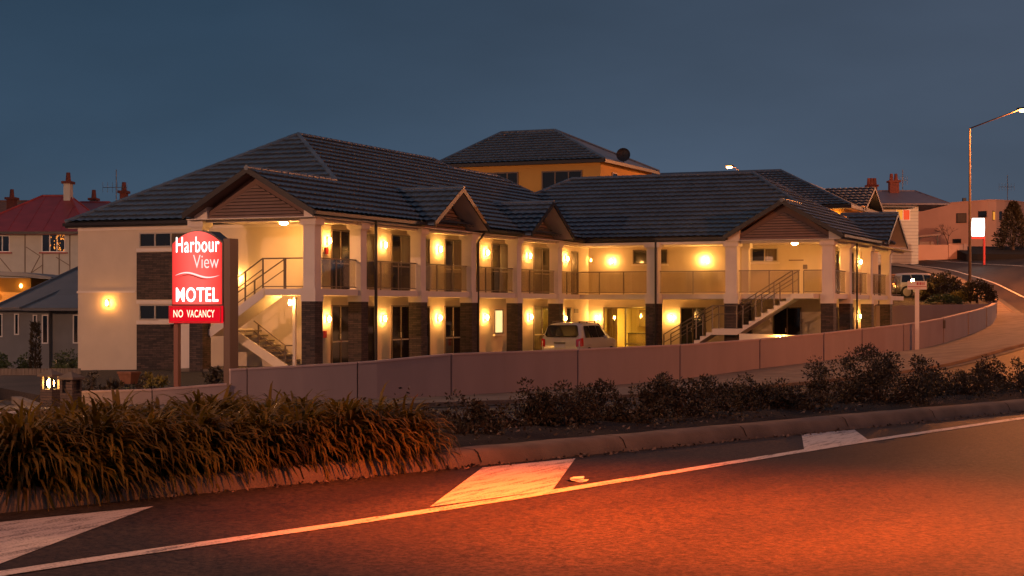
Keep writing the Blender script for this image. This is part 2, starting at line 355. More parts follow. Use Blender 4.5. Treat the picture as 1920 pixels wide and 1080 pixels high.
def grid_sheet(name, x0, x1, y0, y1, st, dz, material, keep, sink=True):
    xs = np.arange(x0, x1 + st, st); ys = np.arange(y0, y1 + st, st)
    gx, gy = np.meshgrid(xs, ys); z = terr(gx, gy) + dz
    ins = np.array([[inside(a, b, site) for a in xs] for b in ys])
    mb = MB(); idx = {}
    for j in range(len(ys) - 1):
        for i in range(len(xs) - 1):
            if ins[j, i] and ins[j+1, i] and ins[j, i+1] and ins[j+1, i+1]: continue
            if not keep(xs[i] + st/2, ys[j] + st/2): continue
            q = []
            for a, b in ((j, i), (j, i+1), (j+1, i+1), (j+1, i)):
                if (a, b) not in idx:
                    idx[(a, b)] = len(mb.v); zz = z[a, b]
                    if ins[a, b] and sink: zz = min(zz, -.5)
                    mb.v.append((xs[b], ys[a], zz))
                q.append(idx[(a, b)])
            mb.f.append(tuple(q)); mb.sm.append(True)
    return mb.build(name, material)
far = grid_sheet('ground', -420, 420, -160, 620, 10.0, -.25, 'grass', lambda x, y: True)
tag(far, kind='structure')
rd = grid_sheet('road', -72, 60, -12, 165, 1.0, 0.0, 'asphalt', lambda x, y: -6 < DEP(x, y) < 152 or (x*CT+y*ST) > 40)
tag(rd, kind='structure')
yard = MB(); yard.prism(site, -1.5, -.30); tag(yard.build('motel_yard', 'asphalt'), kind='structure')

def resample(pts, step):
    o = [Vector(pts[0])]
    for a, b in zip(pts[:-1], pts[1:]):
        a = Vector(a); b = Vector(b); n = max(1, int((b - a).length / step))
        for k in range(1, n + 1): o.append(a.lerp(b, k / n))
    return o
def smooth(pts, it=2):
    p = [Vector(q) for q in pts]
    for _ in range(it):
        q = [p[0]]
        for a, b in zip(p[:-1], p[1:]): q += [a.lerp(b, .25), a.lerp(b, .75)]
        p = q + [p[-1]]
    return p
def resn(pts, n):
    pts = [Vector(p) for p in pts]; Ls = [0]
    for a, b in zip(pts[:-1], pts[1:]): Ls.append(Ls[-1] + (b - a).length)
    o = []; k = 0
    for i in range(n):
        t = Ls[-1] * i / (n - 1)
        while k < len(pts) - 2 and Ls[k+1] < t: k += 1
        o.append(pts[k].lerp(pts[k+1], (t - Ls[k]) / max(1e-9, Ls[k+1] - Ls[k])))
    return o
def strip(A, B, n, m, dz, edges=()):     # sheet between polylines A and B on the terrain
    mb = MB(); A = resn(A, n); B = resn(B, n); R = []
    for a, b in zip(A, B):
        R.append([a.lerp(b, k / m) for k in range(m + 1)])
    xs = np.array([[p.x for p in r] for r in R]); ys = np.array([[p.y for p in r] for r in R]); z = terr(xs, ys)
    for i in range(n):
        for k in range(m + 1): mb.v.append((xs[i, k], ys[i, k], z[i, k] + dz))
    W_ = m + 1
    for i in range(n - 1):
        for k in range(m): mb.f.append((i*W_+k, (i+1)*W_+k, (i+1)*W_+k+1, i*W_+k+1)); mb.sm.append(True)
    return mb, R

# footpath along the boundary wall, round the corner
k1 = smooth([PD(*p) for p in ((-300,38),(148,38),(425,38.6),(845,41),(1075,43.5),(1290,46.5),(1490,51),(1740,56),(1920,61),(2020,66),(2070,75),(2040,84),(1920,92),(1872,106),(1832,112),(1782,124),(1692,141),(1600,158))])
wl_line = [PD(-300, 41.8), PD(148, 41.9), PD(425, 42.9)] + [Vector(PD(a, b - .12)) for a, b, _, _ in WL[:-2]] + [PD(1866, 98), PD(1861, 103), PD(1822, 110), PD(1765, 121.5), PD(1672, 138), PD(1585, 155)]
mb, R = strip(k1, wl_line, 160, 6, .12)
tag(mb.build('footpath', 'concrete'), kind='structure')
kb = MB()
for (r0, r1) in zip(R[:-1], R[1:]):
    a, b = r0[0], r1[0]; na = (r0[1] - r0[0]).normalized() * -.14; nb = (r1[1] - r1[0]).normalized() * -.14
    za, zb = T(a.x, a.y), T(b.x, b.y)
    kb.quad((a.x+na.x, a.y+na.y, za+.125), (b.x+nb.x, b.y+nb.y, zb+.125), (b.x, b.y, zb+.128), (a.x, a.y, za+.128))
    kb.quad((a.x+na.x, a.y+na.y, za-.1), (b.x+nb.x, b.y+nb.y, zb-.1), (b.x+nb.x, b.y+nb.y, zb+.125), (a.x+na.x, a.y+na.y, za+.125))
tag(kb.build('kerb', 'kerb'), kind='structure')
gc_ = MB()
for (r0, r1) in zip(R[:-1], R[1:]):
    a, b = r0[0], r1[0]; na = (r0[1] - r0[0]).normalized(); nb = (r1[1] - r1[0]).normalized()
    q = [a - na*.145, a - na*.62, b - nb*.62, b - nb*.145]; gc_.quad(*[(v_.x, v_.y, T(v_.x, v_.y) + .02) for v_ in q])
tag(gc_.build('road_channel', mat('channel_concrete', (.05,.045,.042), .7, .3, 2)), kind='structure')
# planted corner behind the retaining wall
gb = resn([PD(1640, 89), PD(1700, 90), PD(1780, 91.5), PD(1857, 93)], 22); gt = resn([PD(1640, 138), PD(1700, 131), PD(1780, 119), PD(1858, 104)], 22)
mb = MB()
for a, b in zip(gb, gt):
    zb_ = T(b.x, b.y) + .13
    for k in range(9): q = a.lerp(b, k/8); mb.v.append((q.x, q.y, 2.2 + (zb_ - 2.2)*(k/8)))
for i in range(21):
    for k in range(8): mb.f.append((i*9+k, (i+1)*9+k, (i+1)*9+k+1, i*9+k+1)); mb.sm.append(True)
tag(mb.build('planting_bed', 'soil'), kind='structure')
def BZ(x, y):      # height of the planted corner
    d = DEP(x, y); return 2.2 + max(0, d - 92)/30*2.2

# foreground median: kerb, mulch
def km(s, q, z=0): p = KO + KD*s + KN*q; return (p.x, p.y, z)
mk = MB(); z0 = .4; prof = [(-.02, -.05), (0, .03), (.05, .125), (.10, .155), (.34, .165), (.42, .12)]
S0, S1 = -14, 34; ns = 240
for i in range(ns + 1):
    s_ = S0 + (S1-S0)*i/ns
    for q, z in prof:
        j_ = mnoise.noise(Vector((s_*1.7, q*4, 1.3)))*.02; mk.v.append(km(s_, q + j_, z0 + z + j_*.4))
P = len(prof)
for i in range(ns):
    for k in range(P - 1): mk.f.append((i*P+k, i*P+k+1, (i+1)*P+k+1, (i+1)*P+k)); mk.sm.append(True)
tag(mk.build('median_kerb', 'kerb', recalc=False), kind='structure')
mm = MB(); nq = 12
for i in range(ns + 1):
    s_ = S0 + (S1-S0)*i/ns
    for k in range(nq + 1):
        q = .43 + 2.3*k/nq; p = km(s_, q); mm.v.append((p[0], p[1], z0 + .13 + .07*math.sin(math.pi*k/nq) + .05*mnoise.noise(Vector((s_*2, q*3, 0)))))
for i in range(ns):
    for k in range(nq): mm.f.append((i*(nq+1)+k, i*(nq+1)+k+1, (i+1)*(nq+1)+k+1, (i+1)*(nq+1)+k)); mm.sm.append(True)
tag(mm.build('median_soil', 'soil'), kind='structure')
kb2 = MB(); prev = None
for i in range(60):
    s_ = S0 + (S1-S0)*i/59; a = km(s_, 2.7); b = km(s_, 2.9); cur = [(a[0], a[1], .57), (b[0], b[1], .56), (b[0], b[1], T(b[0], b[1]) - .1)]
    if prev:
        kb2.quad(prev[0], cur[0], cur[1], prev[1]); kb2.quad(prev[1], cur[1], cur[2], prev[2])
    prev = cur
tag(kb2.build('median_kerb', 'kerb'), kind='structure')
jm = MB(); s_ = S0
while s_ < S1:
    pr_ = [(q, z0 + z + .003) for q, z in prof[1:-1]]
    for (qa, za_), (qb, zb_) in zip(pr_[:-1], pr_[1:]): jm.quad(km(s_, qa-.004, za_+.004), km(s_+.018, qa-.004, za_+.004), km(s_+.018, qb-.004, zb_+.004), km(s_, qb-.004, zb_+.004))
    s_ += 2.4
tag(jm.build('kerb_joint', 'soil'), kind='structure')
# near footpath the camera stands on
nf = MB(); a = [km(s_, -8.6, .52) for s_ in (S0, S1)]; b = [km(s_, -16, .52) for s_ in (S0, S1)]
nf.quad(a[0], a[1], b[1], b[0]); nf.quad((a[0][0], a[0][1], .3), (a[1][0], a[1][1], .3), a[1], a[0]); tag(nf.build('near_footpath', 'concrete'), kind='structure')

# road markings
def gp(px, py, dz=.006): p = onground(px, py, .4); return (p[0], p[1], .4 + dz)
ln = MB(); LP = [(-260,1128),(0,1077),(200,1046.5),(400,1018),(640,984),(960,935),(1280,883),(1600,831),(1920,784),(2300,733)]
for (a, b) in zip(LP[:-1], LP[1:]):
    for k in range(6):
        t0, t1 = k/6, (k+1)/6; pa = Vector(gp(a[0]+(b[0]-a[0])*t0, a[1]+(b[1]-a[1])*t0)); pb = Vector(gp(a[0]+(b[0]-a[0])*t1, a[1]+(b[1]-a[1])*t1))
        nv = Vector((-(pb-pa).y, (pb-pa).x, 0)).normalized()*.085
        ln.quad(pa - nv, pb - nv, pb + nv, pa + nv)
tag(ln.build('edge_line', 'paint'), kind='structure')
hm = MB()
for q in ([(-260,1010),(0,980),(288,950),(140,1005),(0,1058),(-260,1110)], [(806,951),(905,877),(1079,860),(1036,919)], [(1503,815),(1602,806),(1630,827),(1508,845)], [(2040,770),(2100,765),(2180,748),(2120,758)]):
    hm.poly([gp(a, b, .004) for a, b in q][::-1])
tag(hm.build('hatch_marking', 'paint', recalc=True), kind='structure')
hl = MB()
for A_ in ([(1640,497,148),(1700,497,143),(1790,511,128),(1870,531,116),(1960,560,103)], [(1690,486,150),(1800,490,141),(1960,505,127)]):
    pts = resample([PD(a, d) for a, _, d in A_], 1.0)
    for a, b in zip(pts[:-1], pts[1:]):
        nv = Vector((-(b-a).y, (b-a).x)).normalized()*.09
        hl.quad(*[(p.x, p.y, T(p.x, p.y) + .03) for p in (a - nv, b - nv, b + nv, a + nv)])
tag(hl.build('lane_line', 'paint'), kind='structure')
ft = MB(); pp = gp(1082, 903, 0)
ft.poly([(pp[0]+.10*math.cos(a)*(1+.3*math.sin(3*a)), pp[1]+.06*math.sin(a), .41 + .012*math.sin(2*a)) for a in [k*math.pi/5 for k in range(10)]])
ft.slab([(pp[0]-.06, pp[1]-.03, .42), (pp[0]+.07, pp[1]-.02, .425), (pp[0]+.06, pp[1]+.03, .44), (pp[0]-.04, pp[1]+.02, .43)], (0, 0, .012))
tag(ft.build('litter_scrap', 'white'), 'flattened pale scrap of litter lying by the painted edge line', 'litter')

# ================================================================== MOTEL
XC, XW, XE = -28.1, -29.6, -27.9       # left wing: column face, room wall, eave
YF, YP = 52.0, 48.87                   # left wing: end wall, porch front
YR, YW = 73.3, 78.2                    # right wing: column face, room wall
XRC, XRW = -16.35, -18.0               # right side: column face, room wall
EAV, PIT = 5.22, .575
ORG = (-29.0, 62.0, 0.0)
motel = empty('motel_building', ORG, 0, 'two storey cream motel with dark tiled hip roofs, stone clad columns and lit balconies', 'motel')
def part(mb, name, material, parent=None, label=None, recalc=False):
    o = mb.build(name, material, parent or motel, ORG, recalc)
    if label: o['label'] = label
    return o
def rel(p): return (p[0]-ORG[0], p[1]-ORG[1], p[2]-ORG[2])

# --- walls
wb = MB()
wb.box(-40.0, XW, YF, 78.2, -.6, 5.03)                       # left wing
o_ = part(wb, 'wall', 'plaster')
RX0, RX1 = XonY(1131, YW), XonY(1241, YW)
wb = MB()
wb.box(-39.0, RX0, YW, 84.0, -.6, 5.03); wb.box(RX1, XRW, YW, 84.0, -.6, 5.03)
wb.box(RX0, RX1, YW, 84.0, 2.14, 5.03); wb.box(RX0, RX1, YW + 4.2, 84.0, -.6, 2.14); wb.box(RX0, RX1, YW + .02, 82.4, -.6, -.02)
wb.box(-24.0, XRW, 84.0, 91.0, -.6, 5.03)
part(wb, 'wall', 'plaster')
gr = MB()                                                    # raised bands and groove on the end wall
gr.box(-40.03, -37.42, YF - .035, YF, 2.62, 2.70); gr.box(-40.0, XW, YF - .02, YF, 4.93, 5.03)
part(gr, 'trim_band', 'plaster_trim')

# --- openings on walls
def OB(mb, ax, c, s, a0, a1, z0, z1, o0, o1):
    if ax == 'x': mb.box(c + s*o0, c + s*o1, a0, a1, z0, z1)
    else: mb.box(a0, a1, c + s*o0, c + s*o1, z0, z1)
def opening(kind, ax, c, s, a0, a1, z0, z1, n=2, frame='alu', panes=None, mid=None, sill=False, handle=False, t=.05, parent=None, org=None, label=None):
    a0, a1 = sorted((a0, a1)); f = MB()
    OB(f, ax, c, s, a0, a0+t, z0, z1, 0, .05); OB(f, ax, c, s, a1-t, a1, z0, z1, 0, .05)
    OB(f, ax, c, s, a0+t, a1-t, z1-t, z1, 0, .05); OB(f, ax, c, s, a0+t, a1-t, z0, z0+t, 0, .05)
    wd = (a1 - a0) / n
    for k in range(1, n): OB(f, ax, c, s, a0+wd*k-t*.55, a0+wd*k+t*.55, z0+t, z1-t, 0, .045)
    og = org or ORG; par = parent or motel
    fo = f.build(kind, frame, par, og)
    if label: fo['label'] = label
    for k in range(n):
        p = MB(); OB(p, ax, c, s, a0+wd*k+(t if k == 0 else t*.55), a0+wd*(k+1)-(t if k == n-1 else t*.55), z0+t, z1-t, .004, .018)
        p.build('glass_pane', (panes[k] if panes else 'glassdark'), fo, og)
    if mid:
        p = MB(); OB(p, ax, c, s, a0+t, a1-t, mid, mid+.05, .018, .032); p.build('mid_rail', 'alu_light', fo, og)
    if sill:
        p = MB(); OB(p, ax, c, s, a0-.06, a1+.06, z0-.10, z0-.012, 0, .09); p.build('window_sill', 'plaster_trim', fo, og)
    if handle:
        p = MB(); ah = a0 + wd - .08; OB(p, ax, c, s, ah, ah+.03, z0+.95, z0+1.15, .05, .08); p.build('handle', 'alu_light', fo, og)
    return fo
gd, cu = 'glassdark', 'curtain'
# sliding doors along the left wing, both floors
for i, (p0, p1, pu) in enumerate(((620, 655, [gd, gd]), (733, 768, [gd, cu]), (833, 864, [gd, cu]), (921, 953, [gd, cu]), (1000, 1031, [cu, gd]))):
    y0, y1 = YonX(p0, XW), YonX(p1, XW)
    opening('balcony_door', 'x', XW, 1, y0, y1, 2.70, 4.84, 2, panes=pu, mid=3.62, handle=True)
    if i == 3: opening('window', 'x', XW, 1, YonX(926, XW), YonX(942, XW), .98, 2.02, 1, panes=['frosted'], sill=True, label='small frosted window lit from inside')
    else: opening('patio_door', 'x', XW, 1, y0, y1, 0.0, 2.17, 2, panes=[gd, gd] if i < 3 else [cu, gd], mid=.85, handle=True)
for ya in (55.15, 59.75, 64.35):
    opening('window', 'x', XW, 1, ya, ya + .72, 2.72, 4.80, 1, panes=[cu]); opening('window', 'x', XW, 1, ya, ya + .72, .02, 2.15, 1, panes=[gd])
opening('balcony_door', 'x', XW, 1, YonX(1071, XW), YonX(1083, XW), 2.70, 4.80, 1, panes=[cu])
opening('window', 'x', XW, 1, YonX(1060, XW), YonX(1070, XW), .9, 2.12, 1, panes=[gd])
# right wing, room wall
opening('window', 'y', YW, -1, XonY(1187, YW), XonY(1251, YW), 4.22, 4.90, 2, sill=True)
opening('window', 'y', YW, -1, XonY(1409, YW), XonY(1459, YW), 4.25, 4.90, 2, panes=[gd, cu], sill=True, frame='alu_light')
opening('patio_door', 'y', YW, -1, XonY(1276, YW), XonY(1323, YW), 0, 2.12, 2, handle=True)
opening('patio_door', 'y', YW, -1, XonY(1450, YW), XonY(1503, YW), 0, 2.12, 2, handle=True)
opening('patio_door', 'y', YW, -1, XonY(1392, YW), XonY(1411, YW), 0, 2.12, 1)
for ya in (79.9, 83.2, 86.9):
    opening('balcony_door', 'x', XRW, 1, ya, ya + 1.5, 2.70, 4.84, 2, panes=[cu, gd]); opening('patio_door', 'x', XRW, 1, ya, ya + 1.5, 0, 2.15, 2)
# end wall of the left wing: window columns and ledge stone panels
wx0, wx1 = XonY(262, YF), XonY(352, YF)
opening('window', 'y', YF, -1, wx0, wx1, 4.28, 4.82, 3, frame='alu_light', panes=[gd, gd, cu])
opening('window', 'y', YF, -1, wx0, wx1, 1.63, 2.20, 3, frame='alu_light')
st = MB(); sx0, sx1 = XonY(257, YF), XonY(352, YF)
st.box(sx0, sx1, YF - .03, YF, 2.38, 4.10); st.box(sx0, sx1, YF - .03, YF, -.6, 1.46)
part(st, 'stone_panel', 'stone')
tb = MB()
for z in (4.12, 2.22, 1.48): tb.box(sx0, sx1, YF - .05, YF, z, z + .13)
part(tb, 'trim_band', 'plaster_trim')
dm = opening('patio_door', 'y', YF, -1, XonY(334, YF), XonY(346, YF), -.3, 1.28, 1)
# --- the lit room
room = MB()
a, b = RX0, RX1
room.quad((a+.01, YW+.06, -.015), (b-.01, YW+.06, -.015), (b-.01, 82.39, -.015), (a+.01, 82.39, -.015))
room.quad((a+.01, 82.38, -.0), (b-.01, 82.38, 0), (b-.01, 82.38, 2.13), (a+.01, 82.38, 2.13))
room.quad((a+.01, YW+.06, 0), (a+.01, 82.38, 0), (a+.01, 82.38, 2.13), (a+.01, YW+.06, 2.13))
room.quad((b-.01, YW+.06, 0), (b-.01, 82.38, 0), (b-.01, 82.38, 2.13), (b-.01, YW+.06, 2.13))
room.quad((a+.01, YW+.06, 2.135), (b-.01, YW+.06, 2.135), (b-.01, 82.38, 2.135), (a+.01, 82.38, 2.135))
rm = part(room, 'room_interior', 'roomwall')
cu_ = MB(); xs = XonY(1160, YW+.3); x_ = a + .08; k = 0; pts = []
while x_ < xs: pts.append((x_, YW + .25 + .04*(k % 2))); x_ += .07; k += 1
for p, q in zip(pts[:-1], pts[1:]): cu_.quad((p[0], p[1], .05), (q[0], q[1], .05), (q[0], q[1], 2.08), (p[0], p[1], 2.08))
part(cu_, 'curtain', 'sheer', rm)
cb = MB(); cb.box(XonY(1199, 82), XonY(1232, 82), 81.95, 82.37, 1.15, 2.0); part(cb, 'wall_cupboard', 'cupboard', rm)
cb = MB(); cb.box(XonY(1163, 82), b - .05, 81.8, 82.36, .0, .78); part(cb, 'kitchen_bench', 'cupboard', rm)
cb = MB(); cb.box(XonY(1163, 82), b - .05, 81.75, 82.36, .785, .83); part(cb, 'bench_top', 'fascia', rm)
cb = MB(); cb.box(XonY(1166, 82), XonY(1172, 82), 82.32, 82.37, .0, 1.95); part(cb, 'inner_door', 'sheer', rm)
cb = MB(); cb.box((a+b)/2-.6, (a+b)/2+.6, 80.0, 80.25, 2.08, 2.12); cb.box((a+b)/2+.3, (a+b)/2+1.3, 81.4, 81.6, 2.08, 2.12)
part(cb, 'ceiling_lamp', emis('room_lamp_lit', (1.0, .62, .15), 150), rm)
f = MB()
for xa in (a, XonY(1173, YW) - .03, b - .06): f.box(xa, xa + .06, YW - .03, YW + .04, -.02, 2.13)
f.box(a + .06, b - .06, YW - .03, YW + .04, 2.07, 2.13); f.box(a + .06, b - .06, YW - .03, YW + .04, -.02, .05); f.box(XonY(1173, YW) + .03, b - .06, YW-.02, YW+.03, .32, .38)
fo = part(f, 'ranch_slider', 'alu'); p = MB(); p.box(a + .06, b - .06, YW - .004, YW + .004, .05, 2.07); part(p, 'glass_pane', 'railglass', fo)

# --- columns
def column(x0, x1, y0, y1, zb=-.45, name='column'):
    m = MB(); cx, cy = (x0+x1)/2, (y0+y1)/2; hw, hd = abs(x1-x0)/2, abs(y1-y0)/2
    def b(e, z0, z1): m.box(cx-hw-e, cx+hw+e, cy-hd-e, cy+hd+e, z0, z1)
    b(.06, 2.28, 2.715); b(0, 2.715, 4.76); b(.03, 4.76, 4.80); b(.085, 4.80, 5.03)
    c = part(m, name, 'plaster_trim')
    s = MB(); s.box(cx-hw-.04, cx+hw+.04, cy-hd-.04, cy+hd+.04, zb, 2.28); part(s, 'stone_base', 'stone', c); return c
for y in (YP, 52.05, 56.7, 61.2, 65.8, 70.45): column(XC - .43, XC, y, y + .43)
column(XonY(358, YP), XonY(358, YP) + .45, YP, YP + .43)
for px in (1219, 1366): column(XonY(px, YR) + (0), XonY(px, YR) + .52, YR - .5, YR)
column(XonY(1394, 75.5), XonY(1394, 75.5) + .32, 75.2, 75.5)
column(XRC - .47, XRC, YR - .5, YR)
for y in (76.2, 80.9, 85.5): column(XRC - .43, XRC, y, y + .45)
column(XonY(548, 50.9), XonY(548, 50.9) + .10, 50.8, 50.9, name='column') if False else None
m = MB(); xq = XonY(550, 50.4); m.box(xq, xq + .10, 50.35, 50.45, -.3, 2.42); part(m, 'stair_post', 'plaster_trim')
m = MB(); xq = XonY(341, YF-.6); m.box(xq, xq + .42, YF - .75, YF - .45, -.45, 1.65); m.box(xq - .9, xq + .42, YF-.75, YF - .04, 1.5, 1.65); part(m, 'entry_frame', 'plaster_trim')

# --- floor slabs, soffits
sl = MB()
sl.box(XW, XC - .06, YF, YR - .06, 2.49, 2.70); sl.box(XonY(497, YP+.1), XC - .06, YP + .06, YF, 2.49, 2.70)
sl.box(XW - .0, XRC - .06, YR - .06, YW, 2.492, 2.70) ; sl.box(XRW, XRC - .06, YW, 89.6, 2.49, 2.70)
sl.box(XonY(1484, 72), XRC - .6, 71.8, YR - .06, 2.49, 2.70)
part(sl, 'balcony_slab', 'plaster_trim')
ff = MB(); ff.box(XW, XC, YP, YR - .5, -.5, -.0); ff.box(XW, XRC, YR - .5, YW, -.5, -.002); ff.box(XRW, XRC, YW, 91, -.5, -.0); ff.box(-33.5, XW, YP, YF, -.5, -.001)
part(ff, 'ground_slab', 'concrete')
sf = MB()
sf.box(-40.4, XE, YF - .08, YR, 5.03, 5.06); sf.box(-32.85, XE, 48.5, YF - .08, 5.03, 5.06)
sf.box(-32, -15.95, YR, 84.4, 5.031, 5.062); sf.box(-21.05, -15.95, 72.6, YR, 5.03, 5.06); sf.box(XRW - .1, -15.95, 84.4, 90, 5.03, 5.06)
part(sf, 'soffit', 'plaster_trim')
bb = MB()                                                       # beams behind the eaves between capitals
bb.box(XC - .34, XC - .1, YP + .4, YR, 4.93, 5.03); bb.box(-32.5, XC, YP + .12, YP + .34, 4.95, 5.03)
bb.box(XC, XRC - .1, YR - .36, YR - .12, 4.93, 5.03); bb.box(XRC - .34, XRC - .1, YR, 90, 4.93, 5.03)
part(bb, 'soffit_beam', 'plaster_trim')

# --- tiled roofs
CP, SP = 1/math.sqrt(1+PIT*PIT), PIT/math.sqrt(1+PIT*PIT)
def tiles(mb, pts, eave, up, fine=True, ez=EAV, pit=PIT, course=.42, pan=.34, amp=.034, stp=.10):
    """pts: convex polygon in xy; eave: a point of the eave line; up: horizontal unit vector uphill"""
    cp_, sp_ = 1/math.sqrt(1+pit*pit), pit/math.sqrt(1+pit*pit)
    h = Vector((up[0], up[1])); a_ = Vector((-h.y, h.x)); E = Vector(eave)
    ab = [((Vector(p) - E).dot(a_), (Vector(p) - E).dot(h) / cp_) for p in pts]
    a0 = min(p[0] for p in ab); a1 = max(p[0] for p in ab); b0 = min(p[1] for p in ab); b1 = max(p[1] for p in ab)
    if not fine:
        mb.poly([(p[0], p[1], ez + pit*(Vector(p)-E).dot(h)) for p in pts]); return
    st_ = pan / 5; na = int((a1-a0)/st_) + 2; k0 = math.floor(b0/course) ; k1 = math.ceil(b1/course)
    bm = bmesh.new(); nrm_ = Vector((-h.x*sp_, -h.y*sp_, cp_)); upv = Vector((h.x*cp_, h.y*cp_, sp_)); av = Vector((a_.x, a_.y, 0)); P0 = Vector((E.x, E.y, ez))
    rows = []
    for k in range(k0, k1):
        for bb_, off in ((k*course + .06, .004), (k*course + .004, stp*.72), (k*course - .004, stp), ((k+.5)*course, stp*.6), ((k+1)*course + .055, .002)):
            r = []
            for i in range(na):
                aa = a0 + i*st_; wv = amp*(abs(math.sin(math.pi*(aa/pan + (k % 2)*.0))) - .4)
                ed = .014*math.cos(2*math.pi*aa/pan) if bb_ <= k*course + .001 else 0
                r.append(bm.verts.new(P0 + av*aa + upv*(bb_ - ed) + nrm_*(off + wv)))
            rows.append(r)
    for r, q in zip(rows[:-1], rows[1:]):
        for i in range(na-1): bm.faces.new((r[i], r[i+1], q[i+1], q[i]))
    ar = sum(pts[i][0]*pts[(i+1) % len(pts)][1] - pts[(i+1) % len(pts)][0]*pts[i][1] for i in range(len(pts)))
    P_l = pts if ar > 0 else pts[::-1]
    for i in range(len(P_l)):
        p, q = P_l[i], P_l[(i+1) % len(P_l)]
        bmesh.ops.bisect_plane(bm, geom=bm.verts[:]+bm.edges[:]+bm.faces[:], plane_co=(p[0], p[1], 0), plane_no=(q[1]-p[1], -(q[0]-p[0]), 0), clear_outer=True)
    bm.verts.index_update(); base = len(mb.v)
    mb.v += [tuple(v.co) for v in bm.verts]
    up_ok = None
    for f_ in bm.faces:
        ids = [v.index + base for v in f_.verts]
        if f_.normal.z < 0 if f_.normal.length else False: ids = ids[::-1]
        mb.f.append(tuple(ids)); mb.sm.append(False)
    bm.free()
def rz(X): return EAV + PIT*X
RA = 6.3*PIT + EAV; RB = 5.6*PIT + EAV
rl = MB()
tiles(rl, [(XE,51.9),(XE,70.9),(-33.5,70.9),(-34.2,70.2),(-34.2,58.2)], (XE, 51.9), (-1, 0))
tiles(rl, [(XE,70.9),(XE,73.2),(-32.1,77.4),(-33.5,76.0),(-33.5,70.9)], (XE, 51.9), (-1, 0))
tiles(rl, [(XE,48.4),(XE,51.9),(-30.4,54.4),(-30.4,48.4)], (XE, 51.9), (-1, 0))
tiles(rl, [(-30.4,48.4),(-30.4,54.4),(-32.9,51.9),(-32.9,48.4)], (-32.9, 48.4), (1, 0))
tiles(rl, [(-40.5,51.9),(-32.9,51.9),(-30.4,54.4),(-34.2,58.2)], (-40.5, 51.9), (0, 1))
def zr(x, e): return EAV + PIT*abs(x-e)
for pl in ([(-40.5,51.9,EAV),(-34.2,58.2,RA),(-34.2,70.2,RA),(-40.5,76.5,EAV)], [(-40.5,76.5,EAV),(-34.2,70.2,RA),(-32.2,72.2,RA-2*PIT),(-32.2,76.5,EAV)],
           [(-33.5,70.9,RB-.03),(-33.5,76,RB-.03),(-39.1,81.6,EAV),(-39.1,70.9,EAV)], [(-33.5,76,RB),(-32.1,77.4,RB-1.4*PIT),(-36.3,81.6,EAV),(-39.1,81.6,EAV)]): rl.poly(pl)
part(rl, 'roof', 'tile')
rr = MB()
XG, XR_ = -18.5, -15.9
tiles(rr, [(XE,73.2),(-21.1,73.2),(-18.5,75.8),(-21.5,78.8),(-30.7,78.8),(-32.1,77.4)], (XE, 73.2), (0, 1))
tiles(rr, [(-18.5,72.5),(-18.5,75.8),(-21.1,73.2),(-21.1,72.5)], (-21.1, 73.2), (1, 0))
tiles(rr, [(XR_,72.5),(XR_,75.8),(-18.5,75.8),(-18.5,72.5)], (XR_, 73.2), (-1, 0))
tiles(rr, [(XR_,75.8),(XR_,84.4),(-21.5,78.8),(-18.5,75.8)], (XR_, 73.2), (-1, 0))
for pl in ([(-30.7,78.8,RB),(-21.5,78.8,RB),(XR_,84.4,EAV),(-36.3,84.4,EAV)], [(-30.7,78.8,RB),(-36.3,84.4,EAV),(-36.3,81.6,EAV),(-32.1,77.4,RB-1.4*PIT)]): rr.poly(pl)
part(rr, 'roof', 'tile')
# small gables over the balcony: (centre y, eave x, front x)
def side_gable(yc, hw, xe, xf, name='gable_roof', lou=.85):
    rise = PIT*hw; xb = xe - hw
    g = MB()
    tiles(g, [(xf, yc-hw), (xf, yc), (xb, yc), (xe, yc-hw)], (xf, yc-hw), (0, 1))
    tiles(g, [(xf, yc+hw), (xf, yc), (xb, yc), (xe, yc+hw)], (xf, yc+hw), (0, -1))
    go = part(g, name, 'tile')
    s_ = MB()
    for sg in (-1, 1):                                            # lining under each slope, barge board
        s_.quad((xf-.03, yc+sg*hw, EAV-.09), (xf-.03, yc, EAV+rise-.09), (xf-1.6, yc, EAV+rise-.09), (xf-1.6, yc+sg*hw, EAV-.09))
    part(s_, 'gable_lining', 'plaster_trim', go)
    b_ = MB()
    for sg in (-1, 1): b_.slab([(xf-.03, yc+sg*(hw+.04), EAV-.16), (xf-.03, yc, EAV+rise-.12), (xf-.03, yc, EAV+rise+.07), (xf-.03, yc+sg*(hw+.04), EAV+.05)], (.05, 0, 0))
    part(b_, 'barge_board', 'fascia', go)
    l_ = MB(); n = 9; xl = xf - lou; hh = rise - .16
    k_ = MB(); k_.slab([(xl-.02, yc-hw+.1, EAV-.17), (xl-.02, yc+hw-.1, EAV-.17), (xl-.02, yc, EAV+rise-.1)], (-.03, 0, 0)); part(k_, 'gable_frame', 'fascia', go)
    for k in range(n):
        za = EAV - .16 + hh*k/n; zb = za + hh/n*.80; wa = (hw-.25)*(1-k/n); wb_ = (hw-.25)*(1-(k+.8)/n)
        l_.add([(xl+.07, yc-wa, za), (xl+.07, yc+wa, za), (xl, yc+wb_, zb), (xl, yc-wb_, zb), (xl, yc-wa, za), (xl, yc+wa, za)], [(0,1,2,3), (4,5,1,0)])
    part(l_, 'louvre_infill', 'board', go)
    r_ = MB(); r_.tube((xf+.03, yc, EAV+rise+.05), (xb, yc, EAV+rise+.05), .075); part(r_, 'ridge_cap', 'tile', go)
side_gable(59.05, 2.42, XE, -27.45); side_gable(68.3, 2.42, XE, -27.45); side_gable(83.75, 2.5, XR_, -15.6)
